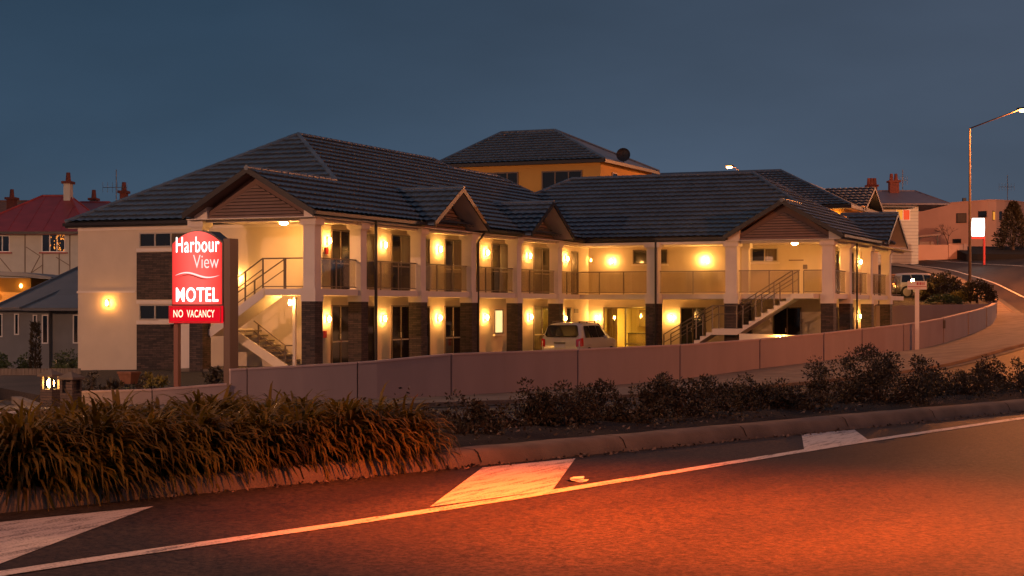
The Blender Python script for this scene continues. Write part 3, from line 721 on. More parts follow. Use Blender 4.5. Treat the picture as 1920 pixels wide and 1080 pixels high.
def end_gable(xc, hw, yf, yl, xl0, xl1):
    rise = PIT*hw; g = MB()
    for sg in (-1, 1): g.slab([(xc+sg*(hw+.04), yf, EAV-.17), (xc, yf, EAV+rise-.12), (xc, yf, EAV+rise+.08), (xc+sg*(hw+.04), yf, EAV+.05)], (0, .05, 0))
    bo = part(g, 'barge_board', 'fascia')
    s_ = MB()
    for sg in (-1, 1): s_.quad((xc+sg*hw, yf+.05, EAV-.08), (xc, yf+.05, EAV+rise-.09), (xc, yl+.4, EAV+rise-.09), (xc+sg*hw, yl+.4, EAV-.08))
    part(s_, 'gable_lining', 'lining', bo)
    l_ = MB(); n = 10; hh = rise - .34; z0_ = EAV - .14; ins_ = .52
    k_ = MB(); k_.slab([(xc-hw+.16, yl+.03, EAV-.17), (xc+hw-.16, yl+.03, EAV-.17), (xc, yl+.03, EAV+rise-.1)], (0, .03, 0)); k_.slab([(xc-hw+ins_-.02, yl+.012, z0_), (xc+hw-ins_+.02, yl+.012, z0_), (xc, yl+.012, z0_+hh+.02)], (0, .01, 0)); part(k_, 'gable_frame', 'lining', bo)
    k_ = MB(); k_.slab([(xc-hw+ins_-.01, yl+.006, z0_), (xc+hw-ins_+.01, yl+.006, z0_), (xc, yl+.006, z0_+hh+.01)], (0, .004, 0)); part(k_, 'louvre_backing', 'fascia', bo)
    for k in range(n):
        za = z0_ + hh*k/n; zb = za + hh/n*.80; wa = (hw-ins_)*(1-k/n); wb_ = (hw-ins_)*(1-(k+.8)/n)
        l_.add([(xc-wa, yl-.08, za), (xc+wa, yl-.08, za), (xc+wb_, yl, zb), (xc-wb_, yl, zb), (xc-wa, yl, za), (xc+wa, yl, za)], [(0,1,2,3), (4,5,1,0)])
    part(l_, 'louvre_infill', 'board', bo)
    c_ = MB()
    for sg in (-1, 1):                                            # plaster blocks above the capitals, cut to the slope
        xa, xb = xc + sg*(hw - .10), xc + sg*(hw - .62); za = EAV + .10*PIT - .10; zb = EAV + .62*PIT - .10
        c_.add([(xa, yl-.1, 5.03), (xb, yl-.1, 5.03), (xb, yl-.1, zb), (xa, yl-.1, za), (xa, yl+.4, 5.03), (xb, yl+.4, 5.03), (xb, yl+.4, zb), (xa, yl+.4, za)],
               [(0,1,2,3), (7,6,5,4), (0,4,5,1), (1,5,6,2), (2,6,7,3), (3,7,4,0)])
    part(c_, 'gable_block', 'plaster_trim', bo)
end_gable(-30.4, 2.5, 48.38, 49.0, 0, 0); end_gable(-18.5, 2.6, 72.48, 72.9, 0, 0)
rc = MB()
def cap(*pts):
    for p, q in zip(pts[:-1], pts[1:]):
        p = Vector(p) + Vector((0,0,.05)); q = Vector(q) + Vector((0,0,.05)); n = max(1, int((q-p).length/.42))
        for k in range(n): rc.tube(p.lerp(q, k/n), p.lerp(q, (k+1.04)/n), .095, .078, 6)
cap((-40.5,51.9,EAV), (-34.2,58.2,RA), (-30.4,54.4,EAV+2.5*PIT)); cap((-34.2,58.2,RA), (-34.2,70.2,RA), (-33.5,70.9,RB)); cap((-33.5,70.9,RB), (-33.5,76,RB), (-32.1,77.4,RB-1.4*PIT))
cap((-30.4,48.36,EAV+2.5*PIT), (-30.4,54.4,EAV+2.5*PIT)); cap((-32.1,77.4,RB-1.4*PIT), (-30.7,78.8,RB), (-21.5,78.8,RB), (-18.5,75.8,EAV+2.6*PIT))
cap((-18.5,72.46,EAV+2.6*PIT), (-18.5,75.8,EAV+2.6*PIT)); cap((-21.5,78.8,RB), (XR_,84.4,EAV))
part(rc, 'ridge_cap', 'tile')
vl = MB()
def valley(p, q): vl.beam(Vector(p)+Vector((0,0,.03)), Vector(q)+Vector((0,0,.03)), .12, .03)
valley((XE,73.2,EAV), (-32.1,77.4,RB-1.4*PIT))
for yc in (59.05, 68.3):
    for sg in (-1, 1): valley((XE, yc+sg*2.42, EAV), (XE-2.42, yc, EAV+2.42*PIT))
part(vl, 'roof_valley', 'fascia')
# fascia and gutters
def eave_run(g, p, q):
    p = Vector(p); q = Vector(q); g.beam((*p, EAV-.075), (*q, EAV-.075), .03, .19); d = (q-p).normalized(); n = Vector((d.y, -d.x))*.075
    g.beam((*(p+n), EAV-.045), (*(q+n), EAV-.045), .12, .11)
for p, q in (((-40.5,51.9),(-32.95,51.9)), ((XE,48.4),(XE,56.6)), ((XE,61.5),(XE,65.85)), ((XE,70.75),(XE,73.2)), ((XE,73.2),(-21.15,73.2)), ((XR_,72.5),(XR_,81.2)), ((-40.5,76),(-40.5,51.9))): 
    g = MB(); eave_run(g, p, q); part(g, 'gutter', 'fascia')
def pipe(*pts, r=.045):
    m = MB()
    for p, q in zip(pts[:-1], pts[1:]): m.tube(p, q, r, n=8)
    return part(m, 'downpipe', 'fascia')
pipe((XE+.02, 52.75, 5.1), (XE+.02, 52.75, -.4), r=.055)
pipe((XE+.05, 61.95, 5.1), (XC+.06, 61.72, 4.7), (XC+.06, 61.72, -.4))
xp = XonY(1229, YR-.6); pipe((xp, YR-.58, 5.1), (xp, YR-.58, -.4), r=.05)
pipe((XRC+.1, 77.3, 5.1), (XRC+.1, 77.3, -.4))

# --- railings
def rail_run(ax, c, a0, a1, zb=2.70, n=None, glass=True, h=1.02):
    a0, a1 = sorted((a0, a1)); n = n or max(1, round((a1-a0)/1.25)); m = MB()
    def P3(a, z): return (c, a, z) if ax == 'x' else (a, c, z)
    m.beam(P3(a0, zb+h), P3(a1, zb+h), .05, .045); m.beam(P3(a0, zb+.08), P3(a1, zb+.08), .035, .035)
    for k in range(n+1):
        if 0 < k < n or n == 1 or (a1 - a0) < 2: m.beam(P3(a0+(a1-a0)*k/n, zb), P3(a0+(a1-a0)*k/n, zb+h-.02), .04, .04, up=(0, 1, 0))
    o = part(m, 'balcony_railing', 'alu')
    if glass:
        g_ = MB()
        if ax == 'x': g_.box(c-.004, c+.004, a0+.02, a1-.02, zb+.10, zb+h-.03)
        else: g_.box(a0+.02, a1-.02, c-.004, c+.004, zb+.10, zb+h-.03)
        part(g_, 'glass_panel', 'railglass', o)
    return o
XRL = XC - .2
for y0, y1 in ((YP+.43, 52.05), (52.5, 56.68), (57.15, 61.18), (61.65, 65.78), (66.25, 70.43), (70.9, 73.1)): rail_run('x', XRL, y0, y1)
YRL = YR - .22
ca, cbb = XonY(1219, YR), XonY(1366, YR)
rail_run('y', YRL, XRL, ca - .02); rail_run('y', YRL, ca + .54, cbb - .02)
rail_run('y', YRL, cbb + .54, XonY(1500, YRL)); rail_run('y', YRL, XonY(1507, YRL), XRC - .5, glass=True)
for y0, y1 in ((YR + .02, 76.18), (76.67, 80.88), (81.37, 85.48), (85.97, 89.5)): rail_run('x', XRC - .2, y0, y1)
rail_run('y', 49.25, XonY(493, 49.25), XC - .45, n=2, glass=False)

# --- stairs at the left porch
xt = XonY(503, 49.5); go_, ri = .262, 1.35/8
s = MB(); pr = [(xt, 2.70)]
top = []; 
for k in range(8): top += [(xt - go_*k, 2.70 - ri*k), (xt - go_*k, 2.70 - ri*(k+1))]
top.append((xt - go_*8, 1.35)); xm = xt - go_*8
prof_ = top + [(xm, 1.10), (xt + .02, 2.44)]
def extr(mb, prof, y0, y1):
    n = len(prof); mb.add([(p[0], y0, p[1]) for p in prof] + [(p[0], y1, p[1]) for p in prof], [tuple(range(n)), tuple(range(n, 2*n))[::-1]] + [(i, n+i, n+(i+1) % n, (i+1) % n) for i in range(n)])
extr(s, prof_, 49.25, 50.35); s.box(xm - 1.25, xm, 49.2, 51.9, 1.13, 1.35)
stair = part(s, 'staircase', 'plaster_trim', recalc=True)
s = MB(); s.slab([(xt, 49.21, 2.75), (xt, 49.21, 2.42), (xm-.02, 49.21, 1.06), (xm-.02, 49.21, 1.42)], (0, .05, 0)); part(s, 'stringer', 'plaster_trim', stair)
s = MB(); x0 = xm + .1
for k in range(8):
    z = 1.35 - ri*(k+.5) - .03; x_ = x0 + go_*k
    s.box(x_, x_ + .30, 50.75, 51.85, z, z + .055)
part(s, 'stair_tread', 'concrete', stair)
s = MB(); s.slab([(x0-.1, 50.68, 1.33), (x0-.1, 50.68, .98), (x0+go_*8+.2, 50.68, -.42), (x0+go_*8+.2, 50.68, -.05)], (0, .05, 0))
s.slab([(x0-.1, 51.87, 1.33), (x0-.1, 51.87, .98), (x0+go_*8+.2, 51.87, -.42), (x0+go_*8+.2, 51.87, -.05)], (0, .05, 0)); part(s, 'stringer', 'plaster_trim', stair)
h = MB()
def hrail(y, xa, za, xb, zb_, posts, r=.024):
    h.tube((xa, y, za), (xb, y, zb_), r); h.tube((xa, y, za-.36), (xb, y, zb_-.36), .018)
    for t in posts: h.beam((xa+(xb-xa)*t, y, za+(zb_-za)*t), (xa+(xb-xa)*t, y, za+(zb_-za)*t-1.02), .045, .045, up=(0, 1, 0))
hrail(49.24, XonY(493, 49.24), 3.73, XonY(493, 49.24) - go_*8, 2.38, (0, .33, .68, 1))
hrail(50.40, XonY(533, 50.4), 3.73, XonY(533, 50.4) - go_*9, 2.30, (0, .5, 1))
hrail(50.72, XonY(476, 50.72), 1.62, XonY(535, 50.72), .78, (.15, 1)); h.tube((XonY(535, 50.72), 50.72, .78), (XonY(551, 50.72), 50.72, .78), .024)
part(h, 'handrail', 'alu', stair)
# --- stairs at the right porch
s = MB(); yt = 71.95; xt2 = XonY(1486, yt); top = []; n1 = 9; r2_ = 2.70/16; g2_ = .275
for k in range(n1): top += [(xt2 - g2_*k, 2.70 - r2_*k), (xt2 - g2_*k, 2.70 - r2_*(k+1))]
xa = xt2 - g2_*n1; za = 2.70 - r2_*n1; xb = xa - 1.1
top += [(xa, za), (xb, za)]
for k in range(16-n1): top += [(xb - g2_*k, za - r2_*k), (xb - g2_*k, za - r2_*(k+1))]
xc_ = xb - g2_*(16-n1); zc = 0.0
prof_ = top + [(xc_, zc), (xc_, zc-.25), (xb - .05, za - .27), (xa + .02, za - .27), (xt2 + .02, 2.45)]
extr(s, prof_, yt, yt + 1.1); stair2 = part(s, 'staircase', 'plaster_trim', recalc=True)
h = MB()
for yy in (yt + .05, yt + 1.05):
    hrail(yy, xt2, 3.70, xa, za + 1.0, (0, .33, .66, 1)); h.tube((xa, yy, za+1), (xb, yy, za+1), .024); h.tube((xa, yy, za+.64), (xb, yy, za+.64), .018)
    hrail(yy, xb, za + 1.0, xc_ - .3, .92, (0, .33, .66, 1))
part(h, 'handrail', 'alu', stair2)
lw = MB(); lw.prism([(XonY(1386, 71.2), 71.2), (XonY(1549, 71.2), 71.2), (XonY(1549, 71.2), 71.4), (XonY(1386, 71.2), 71.4)], -.4, [.98, .90, .90, .98])
part(lw, 'ramp_wall', 'plaster_trim')

# --- wall lamps
lm = MB(); lm.box(-.05, .05, -.03, 0, -.13, .13); lm.tube((0, -.03, 0), (0, -.06, 0), .02)
lamps3 = [lm.build('wall_lamp', 'lampmetal', motel)]; lamp0 = lamps3[0]
lg = MB(); lg.ball((0, -.125, 0), .045, .05, .10, 8, 6); lg.build('lamp_glass', 'sconce', lamp0)
for st3 in (390.0, 585.0):
    o = lm.build('wall_lamp', 'lampmetal', motel); lg.build('lamp_glass', emis('lamp_glass_lit', (1.0, 0.46 + (st3 > 500)*.04, 0.11), st3), o); lamps3.append(o)
cnt = [0]; rl_ = random.Random(4)
def sconce(x, y, z, rz_):
    o = lamps3[cnt[0]] if cnt[0] < 3 else copy_tree(rl_.choice(lamps3), motel); cnt[0] += 1
    o.location = rel((x, y, z)); o.rotation_euler = (0, 0, rz_); return o
R90 = math.pi/2
for px in (613, 718, 822, 910, 990, 1060, 1104):
    y = YonX(px, XW); sconce(XW, y, 4.42, R90)
for px in (612, 717, 821, 909, 992): sconce(XW, YonX(px, XW), 1.68, R90)
sconce(XW, YonX(1056, XW), 1.6, R90)
for px in (1148, 1322): sconce(XonY(px, YW), YW, 4.36, 0)
for px in (1121, 1259): sconce(XonY(px, YW), YW, 1.62, 0)
for y in (78.9, 82.2, 86.0): sconce(XRW, y, 4.42, R90); sconce(XRW, y, 1.68, R90)
es = sconce(XonY(204, YF), YF, ZZ(568, XonY(204, YF), YF), 0); es.children[0].data = es.children[0].data.copy(); es.children[0].data.materials[0] = emis('end_lamp_lit', (1, .40, .07), 230); sconce(XonY(446, YF), YF, ZZ(520, XonY(446, YF), YF), 0)
sconce(XonY(547, 50.35), 50.35, 2.25, 0)
sconce(XonY(1465, 71.2), 71.2, .78, 0)
for px, yy in ((532, 50.5), (1490, 75.0)):
    d = MB(); x = XonY(px, yy); d.tube((x, yy, 5.03), (x, yy, 4.99), .17, n=16); o = part(d, 'ceiling_lamp', 'lampmetal')
    d = MB(); d.ball((x, yy, 4.97), .15, .15, .07, 12, 6); part(d, 'lamp_glass', 'dome', o)
# small fittings
for px, py in ((611, 470), (608, 627)):
    y = YonX(px, XW); z = ZZ(py, XW, y); d = MB(); d.box(XW, XW+.06, y-.08, y+.08, z-.12, z+.12); part(d, 'fire_alarm', 'redpaint')
d = MB(); x = XonY(1510, YW); d.box(x-.1, x+.1, YW-.05, YW, 3.9, 4.1); part(d, 'switch_box', 'alu')
x = XonY(1493, YW); d = MB(); d.box(x-.35, x+.35, YW-.03, YW, 4.28, 4.34); part(d, 'number_plate', 'board')
y = YonX(1080, XW); d = MB(); d.box(XW, XW+.03, y-.25, y+.25, 1.85, 2.05); part(d, 'air_vent', 'alu')

# ================================================================== boundary wall
bw = empty('boundary_wall', (*WP[0], -.5), 0, 'long curved pinkish rendered wall between the motel yard and the footpath', 'wall')
WO = (*WP[0], -.5)
jo = [430, 462, 668, 842, 1078, 1270, 1420, 1540, 1612, 1690, 1765, 1812, 1846, 1866]
def wall_at(px):
    for a, b in zip(WL[:-1], WL[1:]):
        if a[0] <= px <= b[0]:
            t = (px-a[0])/(b[0]-a[0]); return [a[i] + (b[i]-a[i])*t for i in range(4)]
    return list(WL[-2])
mb = MB(); cp_m = MB()
def wseg(q0, q1, n0, n1, zt0, zt1, zb0, zb1, th=.1):
    a = Vector(q0); b = Vector(q1)
    pts = [a - n0*th, b - n1*th, b + n1*th, a + n0*th]
    mb.prism([tuple(p) for p in pts], [zb0, zb1, zb1, zb0], [zt0, zt1, zt1, zt0])
    pts = [a - n0*(th+.015), b - n1*(th+.015), b + n1*(th+.015), a + n0*(th+.015)]
    cp_m.prism([tuple(p) for p in pts], [zt0+.001, zt1+.001, zt1+.001, zt0+.001], [zt0+.045, zt1+.045, zt1+.045, zt0+.045])
for j0, j1 in zip(jo[:-1], jo[1:]):
    k = max(2, int((j1-j0)/30)); smp = [j0 + 1.1 + (j1 - j0 - 2.2)*i/k for i in range(k+1)]
    W_ = [wall_at(p) for p in smp]; Q = [Vector(PD(p, w_[1])) for p, w_ in zip(smp, W_)]
    for i in range(k):
        d0 = (Q[min(i+1, k)] - Q[max(i-1, 0)]).normalized(); d1 = (Q[min(i+2, k)] - Q[i]).normalized()
        wseg(Q[i], Q[i+1], Vector((-d0.y, d0.x)), Vector((-d1.y, d1.x)), W_[i][2], W_[i+1][2], W_[i][3]-.3, W_[i+1][3]-.3)
    if j0 > 430:                                                # recessed joint
        w_ = wall_at(j0); q = Vector(PD(j0 - 1.3, w_[1])); q2 = Vector(PD(j0 + 1.3, w_[1])); d = (q2-q).normalized(); n_v = Vector((-d.y, d.x))
        wseg(q, q2, n_v, n_v, w_[2], w_[2], w_[3]-.3, w_[3]-.3, .06)
q = [Vector(PD(1866, 97)), Vector(PD(1862, 101)), Vector(PD(1850, 105))]; d = (q[1]-q[0]).normalized(); 
wseg(q[0], q[1], Vector((-d.y, d.x)), Vector((-d.y, d.x)), 2.48, 2.62, 1, 1.2); d = (q[2]-q[1]).normalized(); wseg(q[1], q[2], Vector((-d.y, d.x)), Vector((-d.y, d.x)), 2.62, 2.85, 1.2, 1.4)
mb.build('wall_panels', 'wallpaint', bw, WO); cp_m.build('lit_coping', 'walltop_lit', bw, WO)
m = MB(); w_ = wall_at(1767); p = PD(1767, w_[1] - .14); m.box(p[0]-.14, p[0]+.14, p[1]-.05, p[1]+.05, w_[2]-.42, w_[2]-.06); m.build('meter_box', 'alu', bw, WO)
# low wall under the sign
LO = (*PD(150, 42.2), -.5)
lwl = empty('low_wall', LO, 0, 'low sloping pinkish wall in front of the motel end garden, under the sign', 'wall')
mb = MB(); cp_m = MB(); pts = [(150,42.2,-.05), (285,42.6,-.02), (425,43.1,.10)]
for (a, b) in zip(pts[:-1], pts[1:]):
    qa, qb = Vector(PD(a[0]+1, a[1])), Vector(PD(b[0]-1, b[1])); d = (qb-qa).normalized(); wseg(qa, qb, Vector((-d.y, d.x)), Vector((-d.y, d.x)), a[2], b[2], -.7, -.7)
mb.build('wall_panels', 'wallpaint', lwl, LO); cp_m.build('lit_coping', 'walltop_lit', lwl, LO)
# retaining wall at the back of the yard
a = Vector(PD(1640, 88.5)); b = Vector(PD(1858, 92.5)); d = (b-a).normalized(); nv = Vector((-d.y, d.x))*.12
m = MB(); m.prism([tuple(a-nv), tuple(b-nv), tuple(b+nv), tuple(a+nv)], -.6, [2.22, 2.32, 2.32, 2.22])
tag(m.build('retaining_wall', 'wallpaint', None, (a.x, a.y, -.6)), 'plain retaining wall behind the car park, below the clipped bushes', 'wall')

# ================================================================== garden at the end wall
gm = MB(); A_ = [PD(152, 43), PD(300, 44), PD(425, 46)]; B_ = [(-40.3, YF), (-36, YF), (-33.6, YP+1)]
def zg(px): return -.36 + (px-150)/275*.12
pa = [(*PD(152, 43.2), -.30), (*PD(300, 43.6), -.24), (*PD(424, 44.4), -.16), (-31.0, 48.0, -.05), (-33.4, YF, -.10), (-40.0, YF, -.25)]
gm.poly(pa); tag(gm.build('garden_bed', 'soil'), kind='structure')
def leaf_mesh(n, shape, ls, lw_, up=.3, seed=0):
    """many small folded leaves scattered by shape(rng)->(point, outward)"""
    r = random.Random(seed); mb = MB()
    for _ in range(n):
        p, o_ = shape(r); d = (Vector(o_) + Vector((r.gauss(0, .6), r.gauss(0, .6), r.gauss(up, .5)))).normalized()
        s_ = d.cross(Vector((r.gauss(0,1), r.gauss(0,1), r.gauss(0,1)))).normalized(); l = ls*r.uniform(.6, 1.3); w2 = lw_*r.uniform(.6, 1.3)/2
        p = Vector(p); m1 = p + d*l*.5; mb.add([p, m1 + s_*w2, p + d*l, m1 - s_*w2], [(0, 1, 2, 3)])
    return mb
def bush_shape(rx, ry, h, clumps, seed):
    r0 = random.Random(seed); cs = []
    for _ in range(clumps):
        a = r0.uniform(0, 6.28); q = r0.uniform(0, 1)**.6; cs.append((Vector((rx*q*math.cos(a)*.95, ry*q*math.sin(a)*.8, h*r0.uniform(.18, 1.05 - .4*q))), r0.uniform(.10, .24)*h))
    def f(r):
        c, s_ = r.choice(cs); u = Vector((r.gauss(0, 1), r.gauss(0, 1), r.gauss(0, 1))).normalized(); p = c + u*s_*r.uniform(.5, 1.1)
        if p.z < .03: p.z = .03 + r.random()*.1
        return p, u
    f.cs = cs; return f
def shrub(name, x, y, z, rx, ry, h, n, ls, label, cat='shrub', group=None, material='leafd', clumps=14, seed=1, stems=True):
    e = empty(name, (x, y, z), 0, label, cat, group); f = bush_shape(rx, ry, h, clumps, seed)
    leaf_mesh(n, f, ls, ls*.5, seed=seed).build('foliage', material, e)
    if stems:
        m = MB()
        for c, s_ in f.cs: m.tube((c.x*.15, c.y*.15, 0), (c.x*.6, c.y*.6, c.z*.6), .012*h+.004, .008, 5); m.tube((c.x*.6, c.y*.6, c.z*.6), tuple(c), .008, .004, 4)
        m.build('stem', 'twig', e)
    return e
x, y = PD(173, 45); shrub('garden_shrub', x, y, -.3, .25, .25, .62, 160, .09, 'thin twiggy shrub by the left end of the motel end wall', seed=3, clumps=9)
x, y = PD(163, 44.3); shrub('garden_shrub', x, y, -.3, .22, .2, .3, 110, .09, 'low tuft behind the left end of the low wall', seed=31, clumps=7)
x, y = PD(196, 45); shrub('garden_shrub', x, y, -.3, .3, .25, .3, 200, .10, 'low reddish tuft between the twiggy shrub and the spiky plant', seed=4)
x, y = PD(219, 45.3); shrub('garden_shrub', x, y, -.3, .15, .15, .4, 90, .2, 'small spiky plant left of the terracotta pot', seed=5, clumps=4)
x, y = PD(285, 48); shrub('garden_shrub', x, y, -.24, .5, .3, .42, 420, .11, 'yellow green ground plant against the stone panel', material='leafy', seed=6)
x, y = PD(262, 47); shrub('garden_shrub', x, y, -.25, .3, .3, .6, 150, .12, 'dark thin plant beside the terracotta pot', seed=61, clumps=8)
x, y = PD(405, 48); shrub('garden_shrub', x, y, -.13, .32, .3, .5, 260, .13, 'dark leafy plant at the foot of the stair column', seed=7)
x, y = PD(242, 46); e = empty('terracotta_pot', (x, y, -.29), 0, 'square tapered terracotta pot with a small plant by the end wall', 'flower pot')
m = MB(); m.add([(-.15,-.15,0),(.15,-.15,0),(.15,.15,0),(-.15,.15,0),(-.21,-.21,.27),(.21,-.21,.27),(.21,.21,.27),(-.21,.21,.27)], [(0,3,2,1),(0,1,5,4),(1,2,6,5),(2,3,7,6),(3,0,4,7),(4,5,6,7)]); m.box(-.23,.23,-.23,.23,.27,.33); m.build('pot', 'terracotta', e)
leaf_mesh(40, bush_shape(.12, .12, .3, 4, 9), .15, .04, seed=9).build('foliage', 'leafg', e); e.children[1].location.z = .3
x, y = PD(433, 45.4); e = empty('garden_light', (x, y, -.3), 0, 'small upright garden light glowing behind the sign post', 'garden light')
m = MB(); m.tube((0,0,0), (0,0,.62), .03); m.build('post', 'lampmetal', e); m = MB(); m.tube((0,0,.62), (0,0,.86), .035, .03); m.build('lamp_glass', emis('garden_lamp_lit', (1, .6, .2), 12), e)

# ================================================================== illuminated sign
SY = PD(370, 44.6)[1]; SX0, SX1 = XonY(322, SY), XonY(418, SY); SD = .46; SXc = (SX0+SX1)/2; SW = SX1 - SX0
def szz(py, px=370): return ZZ(py, *((lambda X: (X, SY))(XonY(px, SY))))
zt, zs, zm, zb_ = szz(432), szz(456), szz(572), szz(603)
sg = empty('motel_sign', (SXc, SY, -.5), 0, 'tall red illuminated sign with an arched top on two posts', 'sign'); SO = (SXc, SY, -.5)
def arch(yy, ins=0):
    pts = []; n = 16
    for k in range(n+1):
        t = k/n; x = SX0+ins + (SW-2*ins)*t; pts.append((x, yy, zs - ins*.3 + (zt-zs-ins*.4)*(1 - (2*t-1)**2)))
    return pts
cab = MB(); pr = [(SX0, SY, zb_), (SX1, SY, zb_)] + arch(SY)[::-1]; cab.slab(pr, (0, SD, 0))
cab.build('cabinet', mat('sign_cabinet', (.06, .02, .02), .35), sg, SO)
fm = mat('sign_face', (.4, .02, .02), .4); t_ = fm.node_tree; b_ = t_.nodes['Principled BSDF']
tcn = t_.nodes.new('ShaderNodeTexCoord'); se = t_.nodes.new('ShaderNodeSeparateXYZ'); t_.links.new(tcn.outputs['Object'], se.inputs[0])
# the tubes behind the red film show as a paler middle
wv = t_.nodes.new('ShaderNodeMath'); wv.operation = 'ABSOLUTE'; t_.links.new(se.outputs[0], wv.inputs[0])
mrr = t_.nodes.new('ShaderNodeMapRange'); mrr.inputs[1].default_value = 0; mrr.inputs[2].default_value = SW/2; mrr.inputs[3].default_value = 1; mrr.inputs[4].default_value = 0; t_.links.new(wv.outputs[0], mrr.inputs[0])
rp = t_.nodes.new('ShaderNodeValToRGB'); rp.color_ramp.elements[0].color = (.80, .003, .012, 1); rp.color_ramp.elements[1].color = (1.0, .12, .105, 1); t_.links.new(mrr.outputs[0], rp.inputs[0]); rp.color_ramp.elements[1].position = .75
t_.links.new(rp.outputs[0], b_.inputs['Emission Color']); b_.inputs['Emission Strength'].default_value = .95
f = MB(); f.slab([(SX0+.03, SY-.012, zm+.02), (SX1-.03, SY-.012, zm+.02)] + arch(SY-.012, .03)[::-1], (0, .01, 0)); f.build('red_face', fm, sg, SO)
f = MB(); f.box(SX0-.05, SX1+.0, SY-.06, SY+.02, zb_-.04, zm-.02); f.build('vacancy_panel', 'neonred', sg, SO)
def bar3(m, x0, x1, z0, z1, y): m.box(x0, x1, y-.01, y, z0, z1)
m = MB(); zz0, zz1 = zb_-.02, zm-.04; xl, xr = SX0-.03, SX1-.02
bar3(m, xl, xr, zz1-.02, zz1, SY-.062); bar3(m, xl, xr, zz0, zz0+.02, SY-.062); bar3(m, xl, xl+.02, zz0+.02, zz1-.02, SY-.062); bar3(m, xr-.02, xr, zz0+.02, zz1-.02, SY-.062)
m.build('panel_border', 'redpaint', sg, SO)
def text(s_, x0, x1, z0, z1, y, material, bold=0.0, name='lettering'):
    cu_d = bpy.data.curves.new('t', 'FONT'); cu_d.body = s_; cu_d.size = 1; cu_d.offset = bold; cu_d.extrude = 0; cu_d.space_character = 1.1 if bold > 0 else 1.0
    to = bpy.data.objects.new('t', cu_d); C.objects.link(to); bpy.context.view_layer.update()
    me = bpy.data.meshes.new_from_object(to.evaluated_get(bpy.context.evaluated_depsgraph_get())); bpy.data.objects.remove(to)
    vs = np.array([v.co[:] for v in me.vertices]); a0, a1, b0, b1 = vs[:,0].min(), vs[:,0].max(), vs[:,1].min(), vs[:,1].max()
    for v in me.vertices:
        v.co = (x0 + (v.co.x-a0)/(a1-a0)*(x1-x0) - SO[0], y - SO[1], z0 + (v.co.y-b0)/(b1-b0)*(z1-z0) - SO[2])
    me.materials.append(M[material]); me.name = name
    o = bpy.data.objects.new(name, me); C.objects.link(o); o.parent = sg; return o
ys = SY - .022
def sx(px): return XonY(px, SY)
text('Harbour', sx(331), sx(412), szz(473), szz(444), ys, 'white_emit', .004)
text('View', sx(363), sx(411), szz(503), szz(478), ys, 'thin_emit', -.006)
text('MOTEL', sx(331), sx(410), szz(566), szz(539), ys, 'white_emit', .014)
text('NO', sx(328), sx(346), szz(595), szz(581), SY-.07, 'neon', .012); text('VACANCY', sx(353), sx(405), szz(595), szz(581), SY-.07, 'neon', .012)
def swoosh(m, x0, x1, zc_, amp, th, ph):
    n = 24; up_ = []; lo = []
    for k in range(n+1):
        t = k/n; z = zc_ + amp*math.sin(2*math.pi*t*1.0 + ph); w2 = th*math.sin(math.pi*min(1, t*1.02))**.7
        up_.append((x0+(x1-x0)*t, ys, z + w2)); lo.append((x0+(x1-x0)*t, ys, z))
    for k in range(n): m.quad(lo[k], lo[k+1], up_[k+1], up_[k])
m = MB(); swoosh(m, sx(329), sx(413), szz(517), .065, .045, .1); m.build('wave_stroke', 'thin_emit', sg, SO)
m = MB(); swoosh(m, sx(334), sx(400), szz(520), .055, .03, -.2); m.build('wave_red_stroke', 'redpaint', sg, SO)  # red swoosh laid over the pale wave stroke
for mm_ in [o for o in sg.children if o.name.startswith('wave_red_stroke')]: mm_.location.y = -.002
m = MB(); m.box(SX0+.02, SX0+.15, SY+.06, SY+.2, -.5, zb_); m.build('post', mat('sign_post', (.16, .05, .035), .5), sg, SO)
m = MB(); m.box(SX1+.005, SX1+.20, SY+.02, SY+.42, -.5, szz(448)); m.build('post', mat('sign_post_wide', (.09, .04, .03), .5), sg, SO)
m = MB(); m.slab([(SX1, SY+.0, zs), (SX1-SW*.25, SY, zt-.06), (SX1-SW*.25, SY+SD, zt-.06), (SX1, SY+SD, zs)], (.0, 0, .03)); m.build('cap_sheet', 'steel', sg, SO)

# ================================================================== entrance pillars
def pillar(px, d, lit, label):
    x, y = PD(px, d); e = empty('gate_pillar', (x, y, -.6), 0, label, 'pillar', 'stone pillars at the driveway entrance')
    m = MB(); m.box(-.17, .17, -.17, .17, 0, .72); m.box(-.17, -.11, -.17, -.11, .72, 1.02); m.box(.11, .17, -.17, -.11, .72, 1.02); m.box(-.17, -.11, .11, .17, .72, 1.02); m.box(.11, .17, .11, .17, .72, 1.02)
    if not lit: m.box(-.11, .11, -.10, .11, .72, 1.02)
    m.build('shaft', 'stone', e)
    m = MB(); m.box(-.22, .22, -.22, .22, 1.02, 1.07); m.add([(-.22,-.22,1.07),(.22,-.22,1.07),(.22,.22,1.07),(-.22,.22,1.07),(0,0,1.2)], [(0,1,4),(1,2,4),(2,3,4),(3,0,4)]); m.build('cap', 'concrete', e)
    if lit:
        m = MB(); m.ball((0, 0, .86), .09, .09, .12); m.build('lamp_glass', emis('pillar_lamp_lit', (1.0, .50, .12), 110), e)
pillar(95, 40.5, True, 'stone gate pillar with a lit lamp under its pyramid cap'); pillar(133, 38.8, False, 'stone gate pillar without a lamp, between the lit pillar and the low wall')
m = MB(); a = Vector(PD(30, 47)); b = Vector(PD(88, 40.8)); d = (b-a).normalized(); nv = Vector((-d.y, d.x))*.12
m.prism([tuple(a-nv), tuple(b-nv), tuple(b+nv), tuple(a+nv)], -.9, [-.38, -.32, -.32, -.38]); tag(m.build('driveway_wall', 'concrete', None, (a.x, a.y, -.9)), 'low pale concrete wall edging the driveway left of the pillars', 'wall')
